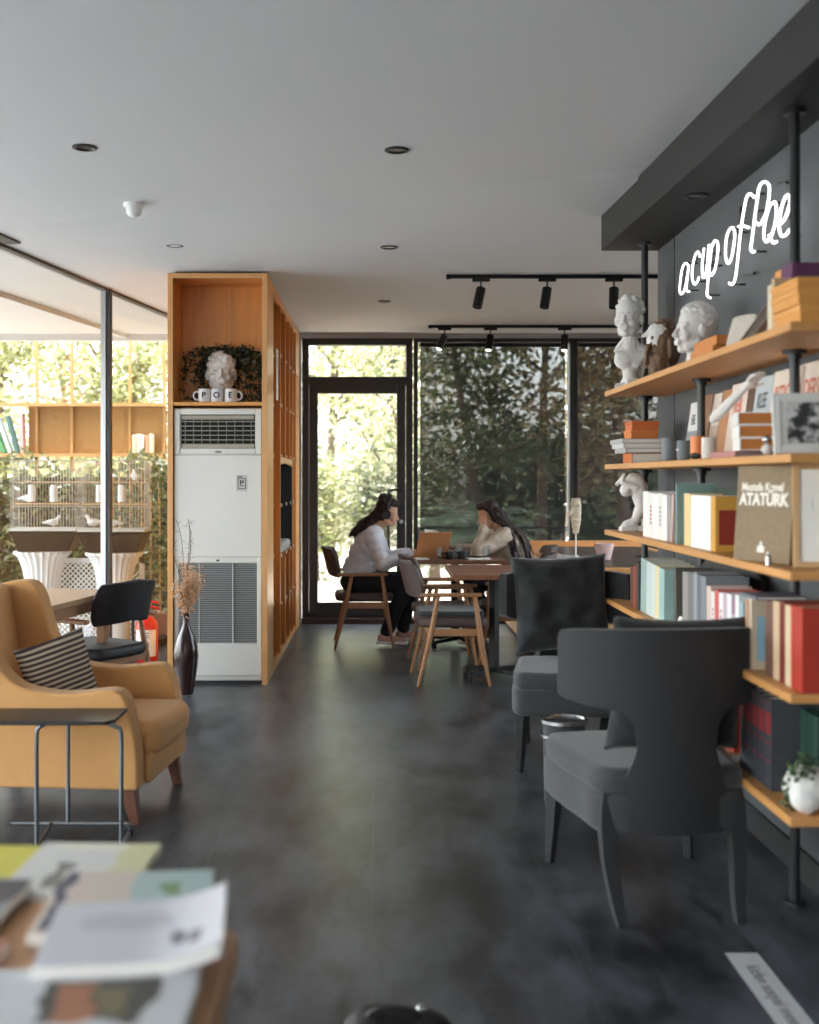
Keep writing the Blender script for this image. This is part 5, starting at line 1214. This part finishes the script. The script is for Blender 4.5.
person('seated person with long dark hair in a beige sweater, chin resting on one hand', (1.20, 9.90, 0), R(182), J2, M_bsw, M_btr, hair2, R(20), R(3))

# ================================================================== ON THE TABLES
def laptop(lab, loc, rz, lid, ang, w=.32, d=.22):
    t = thing('laptop', lab, 'laptop', loc, rz)
    obj('keyboard_base', MB().box(-d/2, d/2, -w/2, w/2, 0, .014), lid, t, bevel=.003)
    obj('keys', MB().box(-d/2+.02, d/2-.08, -w/2+.02, w/2-.02, .014, .0155), M_black, t, smooth=False)
    Q = TM((d/2, 0, .012), ry=ang)
    s = obj('screen_lid', MB().box(0, .008, -w/2, w/2, 0, d, Q), lid, t, bevel=.003)
    obj('screen_glass', MB().box(-.001, 0, -w/2+.01, w/2-.01, .01, d-.01, Q), mat('screen_dark', (70, 74, 78), .2), s, smooth=False)
laptop('laptop with a tan leather covered lid open on the far table', (.40, 9.62, .75), R(-72), mat('tan_leather', (178, 120, 76), .55), R(24), .28, .22)
laptop('silver grey laptop open before the person in the beige sweater', (.62, 9.95, .75), R(200), mat('silver_lid', (150, 152, 150), .35, .4), R(20), .30, .21)
def glassware(lab, x, y, z, r, h, m, name='drinking_glass'):
    o = obj(name, MB().lathe([(r*.8, 0), (r, h), (r-.003, h), (r*.8-.003, .006), (.001, .006)], seg=20), m); o.location = (x, y, z); tag(o, lab, 'glass', 'glasses on the far work table'); return o
M_gobj = glass_mat('tumbler_glass', 1.45, (.85, .87, .87), .06)
glassware('clear water glass between the laptops and the black bowl', .66, 9.50, .75, .035, .11, M_gobj)
glassware('clear glass nearest the person in the beige sweater', .88, 9.50, .75, .035, .10, M_gobj)
glassware('clear glass close to the tan laptop', .50, 9.44, .75, .032, .09, M_gobj)
for x, y, lab in ((.58, 9.36, 'black cup on the far work table, left one of two'), (.68, 9.40, 'black cup on the far work table, right one of two')):
    cup(x, y, .75, .04, .06, (30, 28, 30), lab, PI, 'cup', 'cup')
for x, y, s_, lab in ((.30, 9.35, .10, 'open white notebook under the hands of the person with headphones'), (.80, 9.33, .09, 'white sheets near the front edge of the far table')):
    o = obj('notebook', MB().box(-s_, s_, -.07, .07, 0, .006).box(-s_, s_, -.068, .068, .006, .009), M_paper, bevel=.001); o.location = (x, y, .75); o.rotation_euler.z = R(8); tag(o, lab, 'paper')
t = thing('serving_tray', 'dark oval tray beside the cups on the far work table', 'tray', (.80, 9.50, .75)); obj('dish', MB().lathe([(.001, 0), (.07, 0), (.085, .012), (.08, .012), (.068, .004), (.001, .004)], seg=24, M=TM((0, 0, 0), s=(1.2, .7, 1))), M_black, t)
# carved face on rod
t = thing('face_sculpture', 'pale carved face on a thin rod and round white base on the oak counter', 'sculpture', (1.47, 8.68, .75))
obj('base', MB().lathe([(.001, 0), (.06, 0), (.06, .012), (.045, .018), (.045, .036), (.001, .04)], seg=24), M_white, t)
obj('rod', MB().cone((0, 0, .03), (0, 0, .28), .006), M_white, t)
mb = MB().chain([(0, 0, .25), (0, -.005, .34), (.0, 0, .46)], [.022, .038, .040]); mb.caps((-.03, -.03, .43), (-.05, -.04, .38), .012, .014).caps((-.02, -.035, .45), (.015, -.04, .45), .012, .012).caps((-.02, -.03, .34), (.0, -.035, .34), .012, .012).box(-.03, .03, -.02, .02, .44, .50)
plaster('carved_face', mb, mat('carved_bone', (214, 198, 176), .8), t, .005, .004, 50)
t = thing('desk_lamp', 'black desk lamp with a drum shade on the oak counter behind the figurine', 'lamp', (2.18, 9.6, .75))
obj('base', MB().lathe([(.001, 0), (.07, 0), (.07, .015), (.001, .02)]), M_black, t); obj('pole', MB().cone((0, 0, .01), (0, 0, .42), .008), M_black, t)
obj('lamp_shade', MB().lathe([(.10, .30), (.075, .48), (.072, .48), (.097, .30)]), mat('black_shade', (30, 32, 32), .8), t)
t = thing('flower_pot', 'small pale pink tapered pot on the oak counter', 'pot', (1.80, 9.3, .75)); obj('pot_body', MB().lathe([(.001, 0), (.05, 0), (.075, .11), (.078, .13), (.07, .13), (.065, .11), (.001, .10)], seg=24), mat('pink_clay', (206, 176, 172), .7), t)
t = thing('table_fan', 'black round topped metal chair back standing by the rear window beyond the counter', 'chair', (1.58, 11.0, 0))
bpy.data.objects.remove(t)
def bistro(lab, loc, rz, group=None):
    t = thing('metal_chair', lab, 'chair', loc, rz, group)
    obj('backrest', MB().tube(spline([(-.20, -.21, .88), (-.26, -.12, .90), (-.28, 0, .905), (-.26, .12, .90), (-.20, .21, .88)], 5), .018), M_black, t)
    obj('seat', MB().lathe([(.001, .43), (.20, .43), (.205, .445), (.001, .455)], seg=28), M_black, t)
    for x, y in ((-.17, -.16), (-.17, .16), (.15, -.16), (.15, .16)):
        obj('leg', MB().tube([(x, y, .44), (x*1.3, y*1.25, 0)], .011), M_alu, t)
    obj('back_brace', MB().tube([(-.17, -.15, .44), (-.26, .14, .88)], .008).tube([(-.17, .15, .44), (-.26, -.14, .88)], .008), M_alu, t)
bistro('black round backed chair with pale legs on the terrace behind the right window', (1.75, 12.4, -.04), R(150))
# pale tabletop outside
t = thing('terrace_table', 'pale thin terrace table behind the rear window right of the black mullion', 'table', (2.6, 12.6, -.04)); obj('table_top', MB().box(-.8, .5, -.35, .35, .72, .75), M_alu, t); obj('leg', MB().cone((0, 0, .72), (0, 0, 0), .04), M_black, t); obj('base_plate', MB().box(-.25, .25, -.25, .25, 0, .02), M_black, t)
for i, (x, y, c, lab, s_) in enumerate(((1.52, 9.5, (190, 190, 186), 'grey magazine on the oak counter near its far left edge', .10), (1.56, 9.1, (222, 220, 214), 'white pamphlet behind the carved face base', .08), (1.40, 8.62, (96, 150, 140), 'green teal folder at the near left corner of the oak counter', .06))):
    o = obj('magazine', MB().box(-s_, s_, -.14, .14, 0, .01).box(-s_+.002, s_-.002, -.138, .138, .01, .0115), cm(c)); o.location = (x, y, .754); o.rotation_euler.z = R(20*i-15); tag(o, lab, 'magazine')

# ================================================================== OUTSIDE LEFT: urns, planters, bird cages, and glass reflections built as objects
M_urn = mat('urn_white', (208, 207, 204), .7, noise_amt=.04)
def urn(x, y, lab, g='white fluted urns on the terrace'):
    t = thing('garden_urn', lab, 'urn', (x, y, -.04), 0, g)
    obj('pedestal', MB().lathe([(.001, 0), (.17, 0), (.17, .06), (.13, .10), (.12, .34), (.14, .36)], seg=36), M_urn, t)
    obj('urn_body', MB().lathe([(.08, .36), (.10, .40), (.125, .47), (.135, .50), (.14, .60), (.16, .70), (.19, .78), (.225, .81), (.225, .83), (.20, .83), (.17, .76), (.001, .72)], seg=72, flute=.045, fn=24), M_urn, t)
    return t
M_pl = mat('planter_black', (10, 11, 12), .6, spec=.2)
M_wire = mat('cage_wire', (168, 164, 158), .4, .6)
def cage(x, y, z, lab, lab2):
    t = thing('window_planter', lab2, 'planter', (x, y, z-.17), 0, 'black trough planters on the urns')
    obj('trough', MB().prism([(-.21, 0), (.21, 0), (.27, .15), (-.27, .15)], -.13, .13, 'y'), M_pl, t, bevel=.006)
    obj('rim', MB().box(-.28, .28, -.14, .14, .145, .165), M_pl, t, bevel=.004)
    t = thing('bird_cage', lab, 'bird cage', (x, y, z), 0, 'wire bird cages with white birds')
    w_ = MB(); H = .58
    for i in range(23):
        xx = -.27+.54*i/22
        for yy in (-.13, .13): w_.cone((xx, yy, 0), (xx, yy, H), .0014, seg=4)
    for i in range(1, 8):
        yy = -.13+.26*i/8
        for xx in (-.27, .27): w_.cone((xx, yy, 0), (xx, yy, H), .0014, seg=4)
    for zz in (.01, .2, .4, H):
        w_.tube([(-.27, -.13, zz), (.27, -.13, zz), (.27, .13, zz), (-.27, .13, zz)], .0022, 5, True)
    obj('cage_wire', w_, M_wire, t, smooth=False); obj('floor_tray', MB().box(-.275, .275, -.135, .135, -.004, .02), M_wire, t, bevel=.003)
    obj('perch', MB().cone((-.27, 0, .22), (.27, 0, .22), .006).cone((-.27, .02, .40), (.27, .02, .40), .006), M_beech, t)
    for xx in (-.10, .08): obj('feeder', MB().lathe([(.001, 0), (.03, 0), (.03, .12), (.02, .14), (.001, .14)], c=(xx, -.10, .24)), M_white, t)
    return t
def dove(x, y, z, rz, s, lab):
    t = thing('white_bird', lab, 'bird', (x, y, z), rz, 'white birds in the cages')
    mb = MB().ell((0, 0, .035), (.05, .03, .032)).caps((.025, 0, .05), (.045, 0, .075), .022, .016).ell((.05, 0, .085), (.019, .017, .018)).caps((-.03, 0, .04), (-.10, 0, .03), .022, .008).caps((-.0, .022, .045), (-.06, .018, .04), .018, .008).caps((-.0, -.022, .045), (-.06, -.018, .04), .018, .008)
    t.scale = (s, s, s)
    o = obj('bird_body', mb, M_urn, t, remesh=.004); bake(o); shade(o.data, True, 180)
    obj('beak', MB().cone((.064, 0, .084), (.082, 0, .080), .006, .001), M_beech, t)
    obj('leg', MB().cone((.0, .01, .01), (.0, .01, -.012), .003).cone((.0, -.01, .01), (.0, -.01, -.012), .003), M_beech, t)
urn(-2.17, 9.62, 'white fluted urn outside the glass behind the black leather chair')
cage(-2.17, 9.62, .965, 'wire bird cage with white feeders above the right urn outside', 'black trough planter resting on the right white urn')
urn(-2.80, 9.75, 'white fluted urn outside, left one, beyond the oak table')  # left urn, trough, cage and birds stand in for a reflection in glass
cage(-2.76, 9.75, .965, 'wire bird cage above the left urn outside, mostly plain green behind it', 'black trough planter resting on the left white urn')
dove(-2.34, 9.60, 1.00, R(180), 1.0, 'white bird on the cage floor, left one in the right cage')
dove(-2.18, 9.60, 1.00, R(170), .9, 'white bird on the cage floor, right one in the right cage')
dove(-2.00, 9.62, 1.375, R(110), 1.0, 'white bird on the upper perch of the right cage')
dove(-2.92, 9.75, 1.20, R(0), .9, 'white bird on the lower perch of the left cage')
dove(-2.70, 9.72, 1.00, R(0), .9, 'white bird on the floor of the left cage')
t = thing('lattice_panel', 'white diamond lattice fence panel between the urns outside', 'lattice', (-2.45, 9.9, -.04))
mb = MB()
for k in range(-14, 26):
    for s in (1, -1):
        a = Vector((-.45+k*.045, 0, .0)); b = a+Vector((s*.72, 0, .72))
        # clip to width
        pts = []
        for u in range(0, 13):
            p = a.lerp(b, u/12)
            if -.45 <= p.x <= .45: pts.append(p)
        if len(pts) > 1: mb.cone(pts[0], pts[-1], .006, seg=4)
obj('lattice_strips', mb, M_white, t, smooth=False)
obj('frame', MB().box(-.47, -.43, -.015, .015, 0, .76).box(.43, .47, -.015, .015, 0, .76).box(-.47, .47, -.015, .015, .72, .76).box(-.47, .47, -.015, .015, 0, .04), M_white, t)
# bookcase reflection in the glass, built as a wood rack on the terrace
RY = 12.6
def rx_(px): return (px-378)*RY/F
def rz_(py): return EYE-(py-478)*RY/F
t = thing('terrace_rack', 'tall honey coloured open wooden rack with woven reed backing outside the glass', 'shelf', (-3.4, RY, -.04))
M_rack = wood('rack_wood', (164, 122, 72), 'z', .5)
for px in (-40, 37, 72, 130, 164): obj('post', MB().box(rx_(px)+3.4-.013, rx_(px)+3.4+.013, -.02, .02, 0, rz_(330 if px > 0 else 320)), M_rack, t)
for py in (405, 455): obj('rail', MB().box(rx_(-40)+3.4, rx_(166)+3.4, -.12, .03, rz_(py)+.02, rz_(py)+.055), M_rack, t)
obj('reed_backing', MB().box(rx_(28)+3.4, rx_(166)+3.4, .022, .03, rz_(455)+.05, rz_(405)+.03), mat('reed', (148, 110, 64), .8, noise_amt=.45, nscale=60), t, smooth=False)
gk = 'books on the terrace rack'
for i, (px, c, lab, h, a) in enumerate(((2, (214, 220, 214), 'white leaning book at the left edge of the terrace rack', .38, 20), (7, (60, 130, 80), 'green leaning book on the terrace rack', .40, 22), (13, (180, 190, 190), 'pale grey leaning book on the terrace rack', .40, 20), (20, (40, 90, 90), 'dark teal leaning book on the terrace rack', .41, 16), (25, (190, 140, 140), 'pinkish upright book on the terrace rack', .42, 2),
        (136, (206, 190, 150), 'cream book at the right end of the terrace rack, first of five', .19, 0), (140, (180, 180, 160), 'greyish book at the right end of the terrace rack, second of five', .20, 0), (144, (222, 214, 190), 'white book at the right end of the terrace rack, third of five', .19, 0), (149, (190, 130, 100), 'reddish book at the right end of the terrace rack, fourth of five', .18, 0), (153, (214, 200, 160), 'yellowish book at the right end of the terrace rack, fifth of five', .2, 0))):
    o = obj('book', MB().box(-.018, .018, -.1, .0, 0, h), cm(c), bevel=.002); o.location = (rx_(px), RY-.005, rz_(455)-.04+.062); o.rotation_euler.y = -R(a); 
    obj('pages', MB().box(-.014, .014, -.098, -.002, h, h+.002), M_paper, o, smooth=False); tag(o, lab, 'book', gk)
# bamboo trellis with climber
t = thing('trellis_plant', 'leafy climbing plant on bamboo sticks outside, beside the wooden cabinet', 'plant', (-2.03, 10.1, -.04))
st = MB(); rnd = random.Random(12)
for k in range(9): x = -.36+k*.085; st.cone((x, 0, 0), (x+rnd.uniform(-.02, .02), 0, 1.52+rnd.uniform(-.1, .1)), .009, seg=8)
obj('bamboo_stick', st, wood('bamboo', (206, 170, 126), 'z'), t)
lm = MB()
for k in range(900):
    x = .02+rnd.gauss(0, .17) if rnd.random() < .75 else rnd.uniform(-.35, .3); leaf(lm, (x+.08, rnd.gauss(-.03, .05), rnd.uniform(.15, 1.62)), rnd.uniform(.05, .11), rnd, .35)
obj('foliage', lm, leaf_mat('climber_leaf', (40, 62, 38), (132, 146, 96), .3), t, smooth=False)
t = thing('terracotta_bed', 'low brick planter at the foot of the climbing plant outside', 'planter', (-2.05, 10.12, -.04)); obj('planter_wall', MB().box(-.4, .36, -.14, .14, 0, .28), mat('brick_dust', (170, 124, 100), .9, noise_amt=.2), t, bevel=.01)

# ================================================================== TREES, HEDGE, RAILING
L_bright = leaf_mat('sunlit_leaf', (104, 116, 66), (190, 192, 142), .5)
L_dark = leaf_mat('dark_leaf', (44, 58, 36), (112, 122, 80), .35)
L_rust = leaf_mat('autumn_leaf', (110, 74, 50), (150, 140, 96), .35)
M_bark = mat('bark', (104, 88, 76), .9, noise_amt=.3, nscale=20, bump=.5, bscale=30)
def tree(x, y, H, spread, nl, lm_, lab, name='tree', cat='tree', seed=0, z0=.5, lsz=.115, group='trees outside', trunk=.09, lean=0):
    rnd = random.Random(seed+100); t = thing(name, lab, cat, (x, y, -.04), 0, group)
    tk = MB(); tops = []
    P = spline([(0, 0, 0), (lean*.3, 0, H*.3), (lean*.6+rnd.uniform(-.1, .1), .05, H*.6), (lean, 0, H*.92)], 5)
    tk.tube(P, [trunk*(1-.75*i/len(P)) for i in range(len(P))], 10)
    obj('trunk', tk, M_bark, t); br = MB()
    for k in range(16):
        a = rnd.uniform(0, 2*PI); p = P[rnd.randint(4, len(P)-2)]; L = spread*rnd.uniform(.5, 1.05)
        q = [p, p+Vector((math.cos(a)*L*.4, math.sin(a)*L*.4, L*rnd.uniform(.1, .45))), p+Vector((math.cos(a)*L*.8, math.sin(a)*L*.8, L*rnd.uniform(.1, .7)))]
        sp_ = spline(q, 4); br.tube(sp_, [trunk*.36*(1-.8*i/len(sp_)) for i in range(len(sp_))], 6); tops += sp_[3:]
    obj('branch', br, M_bark, t)
    lf_ = MB()
    cl = [(Vector((rnd.gauss(0, spread*.45)+lean*.6, rnd.gauss(0, spread*.35), rnd.uniform(z0, H))), rnd.uniform(.25, .5)) for _ in range(int(nl/45))]+[(p, .28) for p in tops[::2]]
    for k in range(nl):
        c, r = rnd.choice(cl); leaf(lf_, c+Vector((rnd.gauss(0, r*.55), rnd.gauss(0, r*.55), rnd.gauss(0, r*.45))), rnd.uniform(.6, 1.3)*lsz, rnd, .5)
    obj('foliage', lf_, lm_, t, smooth=False)
# seen through the left glass
tree(-3.2, 15.2, 3.6, 1.3, 5200, L_bright, 'bright yellow green bush seen through the left glass beside the mullion', 'bush', 'bush', 1, .8)
tree(-5.0, 15.6, 3.8, 1.4, 5200, L_bright, 'sunlit loose bush at the left edge behind the terrace rack', 'bush', 'bush', 2, 1.2)
tree(-4.2, 17.5, 4.6, 1.6, 4200, L_rust, 'brownish green tree behind the two sunlit bushes at the left', 'tree', 'tree', 3, 1.0)
def hedge(x0, x1, y, h, n, lab, seed):
    rnd = random.Random(seed); t = thing('hedge', lab, 'hedge', ((x0+x1)/2, y, -.04), 0); lf_ = MB(); w_ = (x1-x0)/2
    for k in range(n):
        x_ = rnd.uniform(-w_, w_); z_ = rnd.uniform(0, h+.12*math.sin(x_*5)); leaf(lf_, (x_, rnd.gauss(-.15, .10), z_), rnd.uniform(.06, .12), rnd, .5)
    obj('foliage', lf_, L_dark, t, smooth=False); obj('woody_core', MB().box(-w_, w_, -.05, .3, 0, h-.15), mat('hedge_core', (34, 40, 28), .95, noise_amt=.4, nscale=30), t)
hedge(-6.2, -1.75, 12.2, 1.60, 6200, 'dark green clipped hedge low behind the urns and bird cages', 4)
hedge(1.6, 8.5, 21.0, 2.3, 5200, 'tall dark hedge far behind the trees of the screened windows', 15)
# seen through the door
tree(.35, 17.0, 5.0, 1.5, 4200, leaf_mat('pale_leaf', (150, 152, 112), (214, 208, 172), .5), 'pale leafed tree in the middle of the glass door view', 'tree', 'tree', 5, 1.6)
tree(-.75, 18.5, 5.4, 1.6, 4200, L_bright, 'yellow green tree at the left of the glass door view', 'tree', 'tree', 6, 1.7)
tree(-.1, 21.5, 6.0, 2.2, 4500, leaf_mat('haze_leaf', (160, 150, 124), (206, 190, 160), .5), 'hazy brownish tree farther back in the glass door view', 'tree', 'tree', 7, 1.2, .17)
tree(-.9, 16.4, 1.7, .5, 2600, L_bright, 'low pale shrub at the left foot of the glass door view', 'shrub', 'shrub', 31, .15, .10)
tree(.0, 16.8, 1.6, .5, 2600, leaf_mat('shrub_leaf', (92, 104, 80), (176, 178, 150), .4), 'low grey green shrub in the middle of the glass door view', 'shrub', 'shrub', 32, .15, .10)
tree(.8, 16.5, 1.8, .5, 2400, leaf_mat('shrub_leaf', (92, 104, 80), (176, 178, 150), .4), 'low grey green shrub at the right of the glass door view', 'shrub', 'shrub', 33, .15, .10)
# dark trees behind the screened window
tree(1.35, 15.0, 5.2, 1.35, 5200, L_dark, 'dark green tree behind the left half of the screened window', 'tree', 'tree', 8, 1.6, trunk=.07, lean=-.5)
tree(2.35, 14.6, 5.4, 1.2, 2600, L_rust, 'rust tinted tree with a leaning trunk behind the screened window', 'tree', 'tree', 9, 2.0, trunk=.09, lean=.4)
tree(3.35, 15.5, 5.6, 1.3, 2000, L_rust, 'tree with bare trunk behind the right screened window', 'tree', 'tree', 10, 1.8, trunk=.10, lean=-.5)
tree(2.6, 18.5, 6.5, 2.4, 3000, L_dark, 'broad dark tree standing farther behind the screened windows', 'tree', 'tree', 11, .8, .17)
tree(4.6, 17.5, 6.0, 2.0, 3600, L_dark, 'dark green tree at the right end of the garden', 'tree', 'tree', 13, .8, .17)
t = thing('palm_plant', 'spiky palm with arching fronds behind the screened window', 'palm', (1.15, 14.0, -.04)); fr_ = MB(); rnd = random.Random(21)
for k in range(38):
    a = rnd.uniform(0, 2*PI); L = rnd.uniform(.7, 1.1); e = rnd.uniform(.3, 1.2)
    P = [Vector((math.cos(a)*L*u*math.cos(e*(1-.3*u)), math.sin(a)*L*u*math.cos(e*(1-.3*u)), .75+L*(math.sin(e)*u-.55*u*u))) for u in (0, .25, .5, .75, 1)]
    sp_ = spline(P, 4); fr_.tube(sp_, .006, 4)
    for i, p in enumerate(sp_[3:]):
        tg = (sp_[min(i+4, len(sp_)-1)]-sp_[i+2]).normalized(); s_ = tg.cross(Vector((0, 0, 1))).normalized()
        for q in (-1, 1): leaf(fr_, p, .20, rnd, .09, (s_*q+tg*.6-Vector((0, 0, .25))).normalized())
obj('frond', fr_, leaf_mat('palm_leaf', (70, 92, 78), (150, 168, 140), .3), t, smooth=False); obj('palm_trunk', MB().cone((0, 0, 0), (0, 0, .8), .13, .09), M_bark, t)
t = thing('terrace_railing', 'thin dark metal railing across the garden behind the rear windows', 'railing', (1.5, 13.2, -.04))
obj('top_rail', MB().box(-1.05, 3.5, -.015, .015, .87, .89), M_black, t)
for k in range(7): obj('post', MB().box(-1.05+k*.74, -1.03+k*.74, -.015, .015, 0, .87), M_black, t)
obj('wire_panel', MB().box(-1.05, 3.5, -.004, .004, .45, .46).box(-1.05, 3.5, -.004, .004, .65, .66).box(-1.05, 3.5, -.004, .004, .25, .26), M_black, t)
t = thing('garden_wall', 'pale stone garden wall with coping beyond the railing', 'wall', (1.0, 24.0, -.04)); obj('wall_body', MB().box(-14, 12, 0, .3, 0, 1.2), mat('stone_grey', (140, 136, 128), .9, noise_amt=.15, nscale=4), t); obj('coping', MB().box(-14, 12, -.05, .35, 1.2, 1.28), M_ground, t)
